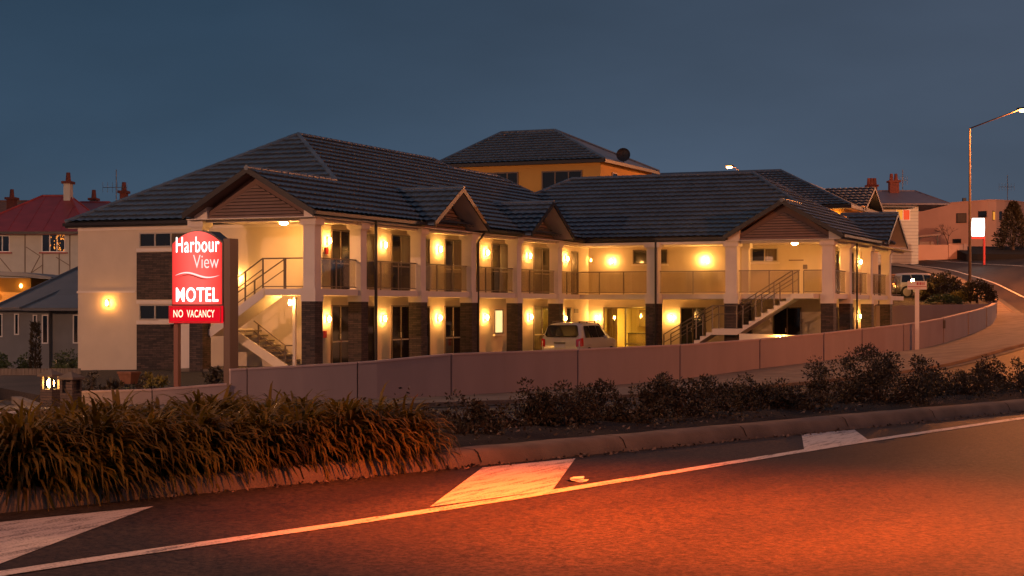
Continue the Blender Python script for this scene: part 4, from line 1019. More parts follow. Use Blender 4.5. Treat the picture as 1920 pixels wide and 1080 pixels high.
m = MB(); a = Vector(PD(-40, 37.5)); b = Vector(PD(110, 38.2)); d = (b-a).normalized(); nv = Vector((-d.y, d.x))*.1
m.prism([tuple(a-nv), tuple(b-nv), tuple(b+nv), tuple(a+nv)], -.6, [-.28, -.22, -.22, -.28]); tag(m.build('kerb_wall', 'plaster_trim', None, (a.x, a.y, -.6)), 'pale low edging just above the left end of the strappy hedge', 'wall')

# ================================================================== strap-leaved hedge
rh = random.Random(11); hb = MB()
def strap(p, az, L_, w_, lean, droop):
    n = 4; pts = []; d = Vector((math.cos(az), math.sin(az), 0)); sd = Vector((-d.y, d.x, 0)); tw = rh.uniform(-.5, .5); el = lean; pos = Vector(p); sg_ = L_/n
    for k in range(n+1):
        w2 = w_*(.7 + .6*math.sin(math.pi*min(1, k/n*.9+.1)))*(1 - (k/n)**3)*.5 + .001
        s2 = (sd + Vector((0, 0, tw*(k/n)))).normalized(); pts.append((pos - s2*w2, pos + s2*w2))
        pos = pos + (d*math.cos(el) + Vector((0, 0, 1))*math.sin(el))*sg_; el -= droop/n*(.5 + k*.35)
    o = len(hb.v)
    for a, b in pts: hb.v += [tuple(a), tuple(b)]
    for k in range(n): hb.f.append((o+2*k, o+2*k+1, o+2*k+3, o+2*k+2)); hb.sm.append(True)
clumps = []; s_ = -12.6; fa = math.atan2(-KN.y, -KN.x)
while s_ < -.05:
    for q in (.50, 1.0, 1.6, 2.25): clumps.append((s_ + rh.uniform(-.13, .13), q + rh.uniform(-.08, .08)))
    s_ += .46
for (cs, cq) in clumps:
    b = km(cs, cq, .50); big = rh.uniform(.85, 1.12)*(1 if cs < -.9 else .9); edge = cq < .9
    for _ in range(420 if edge else 260):
        az = rh.gauss(fa, 1.25) if edge and rh.random() < .75 else rh.uniform(0, 6.283); t = rh.random(); dx = .10 + .14*math.sin(math.pi*min(1, t*1.1)); hz_ = (.03 + .39*t)*big
        strap((b[0]+dx*math.cos(az), b[1]+dx*math.sin(az), b[2]+hz_), az + rh.gauss(0, .35), rh.uniform(.30, .60)*big*(1.2 - .45*t), rh.uniform(.020, .038), rh.gauss(.35 + .55*t, .3), rh.uniform(1.6, 3.1))
hg = hb.build('hedge', 'leaf'); tag(hg, 'dense hedge of arching strap leaves on the median at the left', 'hedge')

# ================================================================== median shrubs
ms = [(868,1.5,.42,.55,'nearest to the end of the strappy hedge'),(930,1.9,.30,.35,'low, second from the end of the strappy hedge'),(1003,1.7,.34,.72,'tall thin, third from the strappy hedge'),
 (1062,1.6,.36,.62,'fourth from the strappy hedge'),(1112,1.9,.36,.66,'fifth from the strappy hedge'),(1165,1.4,.30,.40,'low, just left of the tall pair near the middle'),
 (1232,1.7,.42,.70,'sixth tall one from the strappy hedge'),(1298,1.5,.48,.78,'bushy, at the middle of the right half of the wall'),(1368,1.8,.40,.58,'right of the bushy one, below the stairs'),
 (1432,1.7,.42,.66,'rounded, left of the gap before the biggest bush'),(1500,1.3,.42,.40,'low sparse, in the gap left of the biggest bush'),(1560,1.8,.40,.48,'low, against the left side of the biggest bush'),
 (1652,1.5,.92,1.05,'BIG'),(1745,1.7,.38,.5,'low, right of the biggest bush'),(1793,1.6,.5,.66,'second right of the biggest bush'),(1858,1.6,.55,.70,'third right of the biggest bush'),(1915,1.6,.5,.72,'at the right end of the row'),(1975,1.6,.6,.7,'END')]
for i, (px, q, r_, h_, lb) in enumerate(ms):
    # where the pixel column crosses the line at offset q
    bst = None
    lo, hi = S0, S1
    for _ in range(40):
        mid = (lo+hi)/2; p = km(mid, q); d = DEP(p[0], p[1]); pxx = 960 + FP*(p[0]*CT+p[1]*ST)/max(.5, d)
        if pxx < px: lo = mid
        else: hi = mid
    p = km(lo, q)
    big = lb == 'BIG'
    lab = 'biggest dark bush on the median, in front of the white post sign' if big else ('shrub cut by the right edge of the picture' if lb == 'END' else 'loose dark median shrub, ' + lb)
    shrub('median_shrub', p[0], p[1], .52, r_*1.25, r_*.95, h_*.84, int((6500 if big else 2300)*(.5+h_)), .046, lab, 'shrub', 'shrubs in a row on the median', clumps=52 if big else 26, seed=40+i)
    if not big:
        pass
# low ground cover filling the strip between the shrubs
gr_ = random.Random(77); gcv = MB()
for _ in range(9000):
    s_ = gr_.uniform(.9, 30); q = .55 + 2.0*gr_.random(); n_v = mnoise.noise(Vector((s_*.9, q*1.1, 7))) + .25*mnoise.noise(Vector((s_*3, q*3, 2)))
    if n_v < .0: continue
    p = Vector(km(s_, q, .56 + gr_.random()*(.10 + .55*max(0, n_v)))); d = Vector((gr_.gauss(0,1), gr_.gauss(0,1), gr_.gauss(.4,.6))).normalized(); sd_ = d.cross(Vector((gr_.gauss(0,1), gr_.gauss(0,1), gr_.gauss(0,1)))).normalized(); l = gr_.uniform(.03, .075)
    gcv.add([p, p + d*l*.5 + sd_*l*.25, p + d*l, p + d*l*.5 - sd_*l*.25], [(0,1,2,3)])
tag(gcv.build('ground_cover', 'leafd'), 'low dark ground cover between the median shrubs', 'ground cover', kind='stuff')
rs = random.Random(5); lt = MB()
for _ in range(1700):
    s_ = rs.uniform(-4, 26); gut = rs.random() < .5; q = rs.gauss(-.10, .06) if gut else rs.uniform(.45, 2.6); s_ = s_ if (gut or s_ > .2) else .2 + rs.random()*20; p = km(s_, q, .405 if gut else .56 + rs.uniform(0, .05)); a = rs.uniform(0, 6.28); l = rs.uniform(.02, .06)
    lt.quad((p[0], p[1], p[2]), (p[0]+l*math.cos(a), p[1]+l*math.sin(a), p[2]+rs.uniform(0,.03)), (p[0]+l*math.cos(a+.6), p[1]+l*math.sin(a+.6), p[2]+rs.uniform(0,.04)), (p[0]+l*.6*math.cos(a+1.2), p[1]+l*.6*math.sin(a+1.2), p[2]+.01))
tag(lt.build('leaf_litter', 'kerb'), 'dry leaves scattered on the median soil', 'leaf litter', kind='stuff')

# ================================================================== post sign by the wall
x, y = PD(1719.5, 72.6); zg_ = T(x, y) + .1; e = empty('post_sign', (x, y, zg_), math.radians(14), 'narrow white post with a small white board on top, standing on the footpath', 'sign')
hz = ZZ(527, x, y) - zg_
m = MB(); m.box(-.085, .085, -.06, .06, 0, hz-.36); m.build('post', 'pole_white', e)
m = MB(); m.box(-.40, .40, -.05, .05, hz-.36, hz+.0); m.build('board', 'pole_white', e)
m = MB(); m.box(-.39, .39, -.056, -.05, hz-.25, hz-.225)
for k, (a, b) in enumerate(((-.02,.03),(.05,.07),(.10,.15),(.17,.19),(.22,.26),(.29,.31))): m.box(a, b, -.056, -.05, hz-.17, hz-.05)
for k in range(5): m.box(-.14+.06*k, -.11+.06*k, -.056, -.05, hz-.31, hz-.285)
m.build('faded_lettering', 'redpaint', e)
x2, y2 = PD(1711, 94.5); e = empty('garden_light', (x2, y2, BZ(x2, y2)), 0, 'bright small bulkhead light behind the top of the white post sign', 'garden light')
zl = ZZ(526, x2, y2) - BZ(x2, y2); m = MB(); m.tube((0,0,0), (0,0,zl-.08), .03); m.build('post', 'lampmetal', e); m = MB(); m.ball((0,0,zl), .09, .09, .09, 8, 6); m.build('lamp_glass', 'sconce', e)

# ================================================================== cars
def car(name, loc, rz_, label, paint, hatch=False, sc_=1.0):
    e = empty(name, loc, rz_, label, 'car'); L_ = 4.7 if not hatch else 4.1; H_ = 1.78 if not hatch else 1.46; k = H_/1.78; kl = L_/4.7
    ST_ = [(0,.62,.80),(.02,.98,.86),(.10,1.12,.87),(.30,1.64,.90),(.42,1.72,.91),(1.0,1.77,.92),(1.9,1.78,.92),(2.6,1.75,.92),(2.95,1.62,.92),(3.35,1.27,.92),(3.6,1.12,.915),(4.1,1.05,.90),(4.5,.95,.86),(4.66,.80,.80),(4.7,.60,.72)]
    rings = []
    for (yy, zt_, hw) in ST_:
        zt_ *= k; yy *= kl; be = min(1.06*k, zt_); tp = max(0, (zt_-1.06*k)/(.72*k)); hr = hw - .21*tp
        r = [(-hw*.86, .30), (-hw, .46), (-hw*1.005, .80*k if zt_ > .8*k else zt_*.8), (-hw*.985, be*.985), (-hr-.0, be + (zt_-be)*.86), (-hr+.14*min(1, tp+.4), zt_-.02), (-hr*.45, zt_)]
        r = r + [(-a, b) for a, b in r[::-1]]; rings.append([(a, yy, b) for a, b in r])
    mb = MB(); n = len(rings[0])
    for r in rings: mb.v += r
    for i in range(len(rings)-1):
        for j in range(n):
            mb.f.append((i*n+j, (i+1)*n+j, (i+1)*n+(j+1) % n, i*n+(j+1) % n)); mb.sm.append(True)
    mb.f += [tuple(range(n)), tuple(range((len(rings)-1)*n, len(rings)*n))[::-1]]; mb.sm += [False, False]
    body = mb.build('body', paint, e, recalc=True)
    def off(pts, o_): return [Vector(p) + Vector(o_) for p in pts]
    m = MB(); g = [(-.66,.13,1.15),(.66,.13,1.15),(.76,.17,1.24),(.67,.29,1.60),(.60,.315,1.655),(-.60,.315,1.655),(-.67,.29,1.60),(-.76,.17,1.24)]
    m.slab([(a, b*kl-.045, c*k) for a, b, c in g], (0, .02, .0)); m.build('rear_window', 'glassdark', e)
    for s_ in (-1, 1):
        for q in ([(.62,1.12),(1.38,1.12),(1.22,1.62),(.72,1.62)], [(1.46,1.12),(2.12,1.12),(2.05,1.63),(1.30,1.63)], [(2.2,1.12),(3.12,1.12),(2.62,1.60),(2.13,1.63)]):
            m = MB(); P4 = []
            for a, b in q:
                tp = (b-1.06)/.72; P4.append((s_*((.92 - .21*tp)+.012), a*kl, b*k))
            m.slab(P4, (-s_*.012, 0, 0)); m.build('side_window', 'glassdark', e)
        m = MB(); m.add([(s_*.93,.30*kl,.78*k),(s_*.93,.26*kl,1.12*k),(s_*.70,-.005,1.05*k),(s_*.70,-.02,.74*k),(s_*.90,.03,.76*k),(s_*.885,.05,1.10*k)], [(0,1,5,4),(4,5,2,3)]); m.build('tail_light', 'redlens', e)
        for yy in (.98*kl, 3.72*kl):
            m = MB(); m.tube((s_*.70, yy, .36), (s_*.935, yy, .36), .36, n=20); wo = m.build('wheel', 'rubber', e)
            m = MB(); m.tube((s_*.93, yy, .36), (s_*.945, yy, .36), .24, n=16); m.build('rim', 'rim', wo)
            m = MB(); N_ = 14
            for q in range(N_):
                a0 = math.pi*q/N_ - .1; a1 = math.pi*(q+1)/N_ - .1
                P_2 = lambda a, r, x_: (s_*x_, yy + r*math.cos(a), .38 + r*math.sin(a))
                m.add([P_2(a0,.38,.925), P_2(a1,.38,.925), P_2(a1,.46,.945), P_2(a0,.46,.945)], [(0,1,2,3)])
            m.build('wheel_arch', paint, e)
        if not hatch:
            m = MB(); m.beam((s_*.62, .55, 1.80), (s_*.62, 2.5, 1.81), .035, .035)
            for yy in (.6, 1.5, 2.45): m.box(s_*.62-.02, s_*.62+.02, yy-.04, yy+.04, 1.73, 1.80)
            m.build('roof_rail', 'steel', e)
        m = MB(); m.box(s_*.93, s_*1.07, 2.72*kl, 2.82*kl, 1.05*k, 1.2*k); m.build('mirror', paint, e)
        m = MB(); m.ball((s_*.70, 4.55*kl, .78*k), .16, .10, .10); m.build('headlight', 'alu_light', e)
    m = MB(); m.box(-.86, .86, -.06, .10, .34, .60); m.build('bumper', paint, e)
    m = MB(); m.box(-.30, .22, -.035, .0, .88*k, .93*k); m.build('tailgate_trim', 'lampmetal', e)
    m = MB(); m.box(-.27, .20, -.03, -.0, .70*k, .85*k); po = m.build('number_plate', 'white', e)
    m = MB(); m.slab([(-.70, 2.72*kl+.02, 1.70*k), (.70, 2.72*kl+.02, 1.70*k), (.80, 3.40*kl, 1.20*k), (-.80, 3.40*kl, 1.20*k)], (0, .012, .014)); m.build('windscreen', 'glassdark', e)
    return e
car('parked_suv', (-26.62, 67.0, -.30), 0, 'silver off-road station wagon parked in front of the lower motel rooms', 'carpaint')
x, y = PD(1664, 98); car('parked_car', (x, y, BZ(x, y)+.02), -math.radians(62), 'pale small car parked behind the retaining wall, half hidden by the white post sign', 'carpaint2', True)

# ================================================================== bushes on the planted corner
for px, d, rx, h_, lb, mt, sd in ((1768,96.5,1.15,1.45,'clipped rounded dark bush left of the street lamp, above the retaining wall','leafd',71),(1832,94,.98,1.15,'clipped ball bush at the bend of the boundary wall','leafd',72),
     (1800,94,.7,.55,'low yellowish bush between the two clipped bushes','leafy',73),(1770,93,.9,.42,'low green ground plant in front of the left clipped bush','leafg',74),(1742,95,.5,.9,'dark bush touching the pale car','leafd',75)):
    x, y = PD(px, d); z = BZ(x, y); e = empty('corner_bush', (x, y, z), 0, lb, 'bush')
    def f(r, rx=rx, h_=h_):
        u = Vector((r.gauss(0,1), r.gauss(0,1), abs(r.gauss(0,1)))).normalized(); q = r.uniform(.72, 1.05)*(1 + .1*math.sin(u.x*9+u.y*7)); return Vector((u.x*rx*q, u.y*rx*q, .12 + u.z*h_*q*.92)), u
    leaf_mesh(2600 if h_ > .8 else 1200, f, .14, .08, seed=sd).build('foliage', mt, e)
    m = MB(); m.tube((0,0,0), (0,0,h_*.6), .07, .04); m.build('stem', 'twig', e)
# far right tree
x, y = PD(1900, 146); z = T(x, y); e = empty('conifer_tree', (x, y, z), 0, 'dark bushy conifer in front of the salmon building', 'tree')
ht = ZZ(380, x, y) - z
def f(r):
    t = r.random()**.8; a = r.uniform(0, 6.28); rad = (1-t)**.75*1.45 + .1; q = r.uniform(.55, 1.08)*(1+.22*math.sin(a*5+t*14)); return Vector((rad*q*math.cos(a), rad*q*math.sin(a), .7+t*(ht-.7))), Vector((math.cos(a), math.sin(a), .2))
leaf_mesh(5200, f, .26, .11, seed=81).build('crown', 'leafd', e); m = MB(); m.tube((0,0,0), (0,0,ht*.8), .16, .05); m.build('trunk', 'twig', e)
x, y = PD(1777, 155); z = T(x, y); e = empty('bare_tree', (x, y, z), 0, 'small bare twiggy tree against the salmon wall', 'tree'); m = MB(); rb = random.Random(3)
def br(p, d, l, r, n):
    q = p + d*l; m.tube(p, q, r, r*.6, 5)
    if n:
        for _ in range(3): br(q, (d + Vector((rb.gauss(0,.5), rb.gauss(0,.5), rb.gauss(.1,.3)))).normalized(), l*.72, r*.6, n-1)
br(Vector((0,0,0)), Vector((0,0,1)), 1.0, .06, 4); m.build('branches', 'twig', e)

# ================================================================== street lamps (sodium)
def street_lamp(x, y, z, az, h_, arm, rise, label, power, spot=None, col=SODIUM, fill=0, aim=None):
    e = empty('street_lamp', (x, y, z), az, label, 'street lamp', 'sodium street lamps')
    m = MB(); m.tube((0,0,0), (0,0,h_), .11, .055, 12); m.build('pole', 'steel', e)
    m = MB(); m.tube((0,0,0), (0,0,.9), .15, .14, 12); m.build('pole_base', 'steel', e)
    m = MB(); m.tube((0,0,h_-.03), (arm,0,h_+rise), .045, .04, 8); m.build('arm', 'steel', e)
    m = MB(); m.box(arm-.05, arm+.62, -.14, .14, h_+rise-.0, h_+rise+.12); hd = m.build('lamp_head', 'steel', e)
    m = MB(); m.ball((arm+.32, 0, h_+rise-.05), .27, .15, .13, 10, 6); m.build('lens', 'sodium', hd)
    if power:
        if spot: ld = bpy.data.lights.new('street_light', 'SPOT'); ld.spot_size = math.radians(spot); ld.spot_blend = 1.0
        else: ld = bpy.data.lights.new('street_light', 'POINT')
        if fill:
            fd = bpy.data.lights.new('street_light_spill', 'POINT'); fd.energy = fill; fd.color = (1.0, .25, .035); fd.shadow_soft_size = .12
            fo_ = bpy.data.objects.new('street_light_spill', fd); C.objects.link(fo_); fo_.parent = e; fo_.location = (arm+.32, 0, h_+rise-.18)
        ld.energy = power; ld.color = col; ld.shadow_soft_size = .12
        lo = bpy.data.objects.new('street_light', ld); C.objects.link(lo); lo.parent = e; lo.location = (arm+.32, 0, h_+rise-.16)
        if aim:
            ta = Vector((aim[0]*CT - aim[1]*ST - x, aim[0]*ST + aim[1]*CT - y, .4 - z)); ta.rotate(Matrix.Rotation(-az, 3, 'Z')); lo.rotation_euler = (ta - lo.location).to_track_quat('-Z', 'Y').to_euler()
    return e
x, y = PD(1818.5, 111); z = T(x, y); z1 = ZZ(240, x, y); x2, y2 = PD(1917, 107); z2 = ZZ(205, x2, y2)
v = Vector((x2-x, y2-y)); street_lamp(x, y, z, math.atan2(v.y, v.x), z1-z, v.length-.3, z2-z1, 'tall street lamp with an angled arm, right of the motel', 46000, col=(1.0, .25, .04))
x, y = PD(1385, 150); z = T(x, y); street_lamp(x, y, z, math.pi+TH, ZZ(312, x, y)-z-.3, .5, .3, 'distant street lamp whose lit head shows just above the motel roof', 4000)
x, y = PD(960+FP*4.4/9.2, 9.2); xl_, yl_ = PD(960+FP*1.75/12.2, 12.2); v = Vector((xl_-x, yl_-y)); street_lamp(x, y, .5, math.atan2(v.y, v.x), 7.0, v.length, .5, 'street lamp on the near footpath, its head above the picture', 52000, spot=67, col=(1.0, .105, .0), fill=1900, aim=(1.7, 13.4))
for a, d, pw, lb in ((-30, 22, 48000, 'street lamp beyond the left edge, beside the second road'), (-9, -4, 2600, 'street lamp behind the camera on the left'), (13, -3, 2000, 'street lamp behind the camera on the right'), (27, 52, 20000, 'street lamp beyond the right edge at the junction'), (-33, 78, 16000, 'added unseen street lamp lighting the left houses, far beyond the left edge'), (50, 118, 46000, 'added unseen street lamp lighting the right hand houses, beyond the right edge')):  # far left and hill road lamps are added, unseen, to brighten the neighbours
    x, y = (a*CT - d*ST, a*ST + d*CT); street_lamp(x, y, T(x, y), TH + math.radians(90), 9.5, 1.8, .5, lb, pw, col=((1.0, .27, .05) if a == 27 else (1.0, .46, .25) if d > 0 else (1.0, .28, .10)))

# ================================================================== the neighbours
def frame(name, px0, d, z0, label, cat='house', group=None):
    """empty whose local x runs to the right of the picture and local y away from it"""
    x, y = PD(px0, d); e = empty(name, (x, y, z0), TH, label, cat, group)
    U = lambda px, dd=0: (px-960)/FP*(d+dd) - (px0-960)/FP*d
    V = lambda py, dd=0: EZ - (py-HY)/FP*(d+dd) - z0
    return e, U, V
def window_box(e, x0, x1, z0, z1, y, n, frame_m='white', panes=None, sill=True, t=.06):
    f = MB(); f.box(x0-t, x0, y-.05, y, z0-t, z1+t); f.box(x1, x1+t, y-.05, y, z0-t, z1+t); f.box(x0, x1, y-.05, y, z1, z1+t); f.box(x0, x1, y-.05, y, z0-t, z0)
    for k in range(1, n): xx = x0+(x1-x0)*k/n; f.box(xx-.035, xx+.035, y-.05, y, z0, z1)
    o = f.build('window', frame_m, e)
    for k in range(n):
        p = MB(); p.box(x0+(x1-x0)*k/n+.035*(k > 0), x0+(x1-x0)*(k+1)/n-.035*(k < n-1), y-.02, y-.002, z0, z1); p.build('glass_pane', panes[k] if panes else 'glassdark', o)
    if sill: p = MB(); p.box(x0-.2, x1+.2, y-.14, y-.0, z0-t-.09, z0-t-.003); p.build('window_sill', 'redroof', o)
    return o
def hip(e, x0, x1, y0, y1, ze, rx0, rx1, ry, zr_, material, name='roof', th=.12, ribs=0):
    m = MB(); a, b, c, d_ = (x0,y0,ze), (x1,y0,ze), (x1,y1,ze), (x0,y1,ze); r0, r1 = (rx0,ry,zr_), (rx1,ry,zr_)
    m.add([a,b,c,d_,r0,r1], [(0,1,5,4),(1,2,5),(2,3,4,5),(3,0,4)]); m.box(x0+.02, x1-.02, y0+.02, y1-.02, ze-th, ze-.005)
    o = m.build(name, material, e); c_ = MB()
    for p, q in ((a,r0),(b,r1),(c,r1),(d_,r0),(r0,r1)): c_.tube(p, q, .07, n=6)
    if ribs:
        k = x0 + ribs
        while k < x1:
            t = 1.0
            if k < rx0: t = (k-x0)/(rx0-x0)
            if k > rx1: t = (x1-k)/(x1-rx1)
            c_.beam((k, y0, ze+.01), (k, y0+(ry-y0)*t, ze+(zr_-ze)*t+.01), .03, .03); k += ribs
    c_.build('ridge_cap', material, o); return o
def chimney(e, x0, x1, z0, z1, y, material, pots=1, cap_m='brick'):
    m = MB(); m.box(x0, x1, y, y+.8, z0, z1); o = m.build('chimney', material, e)
    m = MB(); m.box(x0-.12, x1+.12, y-.12, y+.92, z1, z1+.16); m.build('chimney_cap', cap_m, o)
    for k in range(pots):
        m = MB(); xx = x0+(x1-x0)*(k+.5)/pots; m.tube((xx, y+.4, z1+.16), (xx, y+.4, z1+.75), .18, .13, 10); m.build('chimney_pot', 'brick', o)
def antenna(e, x, y, z0, z1, sp=1.0, nm='antenna'):
    m = MB(); m.tube((x,y,z0), (x,y,z1), .03, n=5); zc_ = z0+(z1-z0)*.55; m.tube((x-sp,y,zc_), (x+sp*.8,y,zc_), .02, n=5)
    for k in range(6): xx = x-sp+1.8*sp*k/5; m.tube((xx,y,zc_-.35),(xx,y,zc_+.35), .012, n=4)
    m.build(nm, 'lampmetal', e)
# red roofed house
e, U, V = frame('red_roofed_house', 60, 108, -.8, 'pale weatherboard house with a red hip roof and reflected fairy lights in its window, far left')
m = MB(); m.box(U(-70), U(165), 0, 9, 0, V(440)); m.build('wall', 'white_board', e)
hip(e, U(-80), U(172), -.6, 9.6, V(436,-.6), U(80,4.5), U(131,4.5), 4.5, V(367,4.5), 'redroof', ribs=1.1)
hip(e, U(110), U(235), 6, 14, V(415,6), U(150,10), U(205,10), 10, V(379,10), 'redroof')
window_box(e, U(80), U(121), V(471), V(441), 0, 3, panes=['glassdark','glassdark','glassdark']); window_box(e, U(-20), U(17), V(471), V(443), 0, 3)
m = MB(); rf = random.Random(2)
for _ in range(46):
    xx = rf.uniform(U(94), U(121)); zz = rf.uniform(V(470), V(440)); 
    if xx < U(104) and rf.random() < .5: continue
    r_ = rf.uniform(.015, .04); m.ball((xx, -.06, zz), r_, .02, r_*1.3, 6, 4)
m.build('fairy_reflections', 'fairy', e)  # glowing beads imitate string lights reflected in the window glass
m = MB()
for p in ((47,437,515),(80,473,515),(111,473,515),(131,437,515)): m.box(U(p[0])-.035, U(p[0])+.035, -.03, 0, V(p[2]), V(p[1]))
for a in ((49,463,75,480),(75,480,58,512),(58,512,80,497),(0,484,22,510),(105,482,131,498)): m.beam((U(a[0]),-.02,V(a[1])), (U(a[2]),-.02,V(a[3])), .04, .07, up=(0,1,0))
m.build('batten', 'wood', e)
m = MB(); m.box(U(-80), U(172), -.68, -.58, V(439,-.6), V(434,-.6)); m.build('gutter', 'fascia', e)
chimney(e, U(120.5,4), U(132.5,4), V(380,4), V(344.5,4), 3.8, 'white_board'); antenna(e, U(218,6), 6, V(392,6), V(318,6), .9)
chimney(e, U(225,6.5), U(236,6.5), V(395,6.5), V(362,6.5), 6.4, 'brick'); chimney(e, U(171,12), U(181,12), V(390,12), V(376,12), 11.6, 'slate')
e, U, V = frame('tiled_house', 10, 124, -.5, 'house with an orange brown tiled roof, mostly hidden behind the red roof')
m = MB(); m.box(U(-60), U(48), 0, 7, 0, V(420)); m.build('wall', 'grey_wall', e)
hip(e, U(-110), U(62), -.5, 7.5, V(415,-.5), U(-70,3.5), U(55,3.5), 3.5, V(377,3.5), mat('terracotta_roof', (.26,.10,.05), .7, .35, 9, vec=(.3,.3,6)))
chimney(e, U(13,-2), U(27,-2), V(402,-2), V(374,-2), -2.1, 'brick')
# lower grey house
e, U, V = frame('grey_house', 60, 75, -1.0, 'single storey grey house with narrow white framed windows, left of the motel')
m = MB(); m.box(U(-60), U(150), .0, 8, 0, V(579)); m.box(U(56), U(96), -.35, 0, 0, V(579)); m.build('wall', 'grey_wall', e)
hip(e, U(-8), U(330), -.5, 9, V(577,-.5), U(150,4.2), U(250,4.2), 4.2, V(500,4.2), 'slate'); hip(e, U(50), U(300), -.95, 6, V(577.5,-.95), U(140,2.5), U(220,2.5), 2.5, V(533,2.5), 'slate', 'porch_roof')
for a, b, c, d_ in ((29,34,590,626),(85,93,592,642),(139,146,592,642),(-6,3,590,630),(68,72,592,605)):
    window_box(e, U(a), U(b), V(d_), V(c), -.0 if not 56 < a < 96 else -.35, 1, sill=False, t=.05)
e, U, V = frame('flat_roofed_shed', 20, 88, -.6, 'low orange lit building with a thin curved blue grey roof, behind the grey house', 'shed')
m = MB(); m.box(U(-60), U(58), 0, 5, 0, V(521)); m.build('wall', 'orange', e)
m = MB(); m.prism([(U(-70), -1.2), (U(50), -1.2), (U(108), -1.2), (U(108), 5), (U(50), 5), (U(-70), 5)], [V(514), V(519), V(524), V(524), V(519), V(514)], [V(506), V(511), V(520), V(520), V(511), V(506)]); m.build('roof', 'slate', e)
m = MB(); m.ball((U(42), -.25, V(536)), .09, .09, .12, 8, 6); m.build('wall_lamp', emis('shed_lamp_lit', (1, .45, .1), 12), e)
m = MB(); m.ball((U(-10), -.3, V(548)), .12, .1, .14, 8, 6); m.build('wall_lamp', emis('shed_lamp_lit', (1, .36, .05), 14), e)
# fence and its shrubs
e, U, V = frame('paling_fence', 60, 60, -1.0, 'low weathered timber paling fence left of the motel', 'fence')
m = MB(); x_ = U(-30)
while x_ < U(147): m.box(x_, x_+.13, 0, .025, 0, V(691 + (x_-U(-30))*-.1)); x_ += .142
m.build('palings', 'wood', e); m = MB(); m.box(U(-30), U(147), .026, .08, .55, .63); m.build('rail', 'wood', e)
for px, d, rx, h_, lb, sd in ((5,68,.42,1.0,'round dark shrub by the grey house at the left edge',91),(49,69,.32,.95,'small dark shrub left of the tall narrow conifer',92),(128,66,.62,1.25,'wide dark shrub between the fence and the motel wall',93),(112,64,.4,.8,'low shrub joined to the left side of the wide dark shrub',94)):
    x, y = PD(px, d); shrub('garden_shrub', x, y, -.85, rx, rx, h_, int(900*h_), .13, lb, seed=sd, material='leafg')
x, y = PD(66, 68.5); e = empty('narrow_conifer', (x, y, -.9), 0, 'tall narrow dark conifer against the grey house', 'tree')
leaf_mesh(900, lambda r: ((lambda t, a: (Vector((.2*(1-t*.5)*math.cos(a), .2*(1-t*.5)*math.sin(a), .1+t*2.25)), Vector((math.cos(a), math.sin(a), .8))))(r.random(), r.uniform(0, 6.28))), .16, .06, up=.8, seed=95).build('crown', 'leafd', e)
m = MB(); m.tube((0,0,0), (0,0,1.6), .05, .03); m.build('trunk', 'twig', e)

# ---- ochre upper house behind the motel
ax, ay = PD(1126, 92); bx0 = XonY(820, ay); by1 = YonX(1222, ax); OB_ = (ax, ay, 0)
oh = empty('ochre_house', OB_, 0, 'ochre upper storey house with a dark tiled hip roof rising behind the motel', 'house')
ze = ZZ(300, ax, ay)
m = MB(); m.box(bx0+.35, ax, ay, by1, 0, ze); m.build('wall', 'orange', oh, OB_)
ex0, ex1, ey0, ey1 = bx0-.1, ax+.35, ay-.35, by1+.3; yc = (ey0+ey1)/2; hh = yc-ey0
rx0_, rx1_ = XonY(940, yc), XonY(1040, yc); zr2 = ZZ(248, (rx0_+rx1_)/2, yc); pt2 = (zr2-ze)/hh
m = MB()
tiles(m, [(ex0,ey0),(ex1,ey0),(rx1_,yc),(rx0_,yc)], (ex0,ey0), (0,1), ez=ze, pit=pt2)
m.poly([(ex1,ey0,ze+.03),(ex1,ey1,ze+.03),(rx1_,yc,zr2+.03)]); m.poly([(ex0,ey1,ze),(ex0,ey0,ze),(rx0_,yc,zr2)]); m.poly([(ex1,ey1,ze),(ex0,ey1,ze),(rx0_,yc,zr2),(rx1_,yc,zr2)])
ro = m.build('roof', 'tile', oh, OB_)
m = MB()
for p, q in (((ex0,ey0,ze+.04),(rx0_,yc,zr2+.05)), ((ex1,ey0,ze+.04),(rx1_,yc,zr2+.05)), ((rx0_,yc,zr2+.05),(rx1_,yc,zr2+.05)), ((ex1,ey1,ze+.04),(rx1_,yc,zr2+.05))): m.tube(p, q, .09, n=6)
m.build('ridge_cap', 'tile', ro, OB_)
m = MB(); m.beam((ex0, ey0, ze-.06), (ex1, ey0, ze-.06), .1, .17); m.beam((ex1, ey0, ze-.06), (ex1, ey1, ze-.06), .1, .17); m.build('gutter', 'fascia', oh, OB_)
m = MB(); m.box(ex0, ex1, ey0, ey1, ze-.05, ze-.02); m.build('soffit', 'orange', oh, OB_)
def ow(px0, px1, py0, py1, n, side=False):
    if not side:
        x0, x1 = XonY(px0, ay), XonY(px1, ay); xm_ = (x0+x1)/2; opening('window', 'y', ay, -1, x0, x1, ZZ(py1, xm_, ay), ZZ(py0, xm_, ay), n, panes=['glassdark' for k in range(n)], parent=oh, org=OB_, t=.07)
    else:
        y0, y1 = YonX(px0, ax), YonX(px1, ax); opening('window', 'x', ax, 1, y0, y1, ZZ(py1, ax, y0), ZZ(py0, ax, y0), 1, parent=oh, org=OB_, t=.05)
ow(911, 972, 323, 362, 3); ow(1016, 1092, 320, 372, 3); ow(1147, 1156, 323, 338, 1, True)
y = YonX(1172, ax+.3); m = MB(); cx, cz = ax+.2, ZZ(291, ax+.2, y); n = 20; rr_ = 13.2*DEP(cx, y)/FP
ctr = Vector((cx, y, cz)); fw = Vector((.3, -1, .15)).normalized(); uu = fw.orthogonal().normalized(); vv = fw.cross(uu)
rings = []
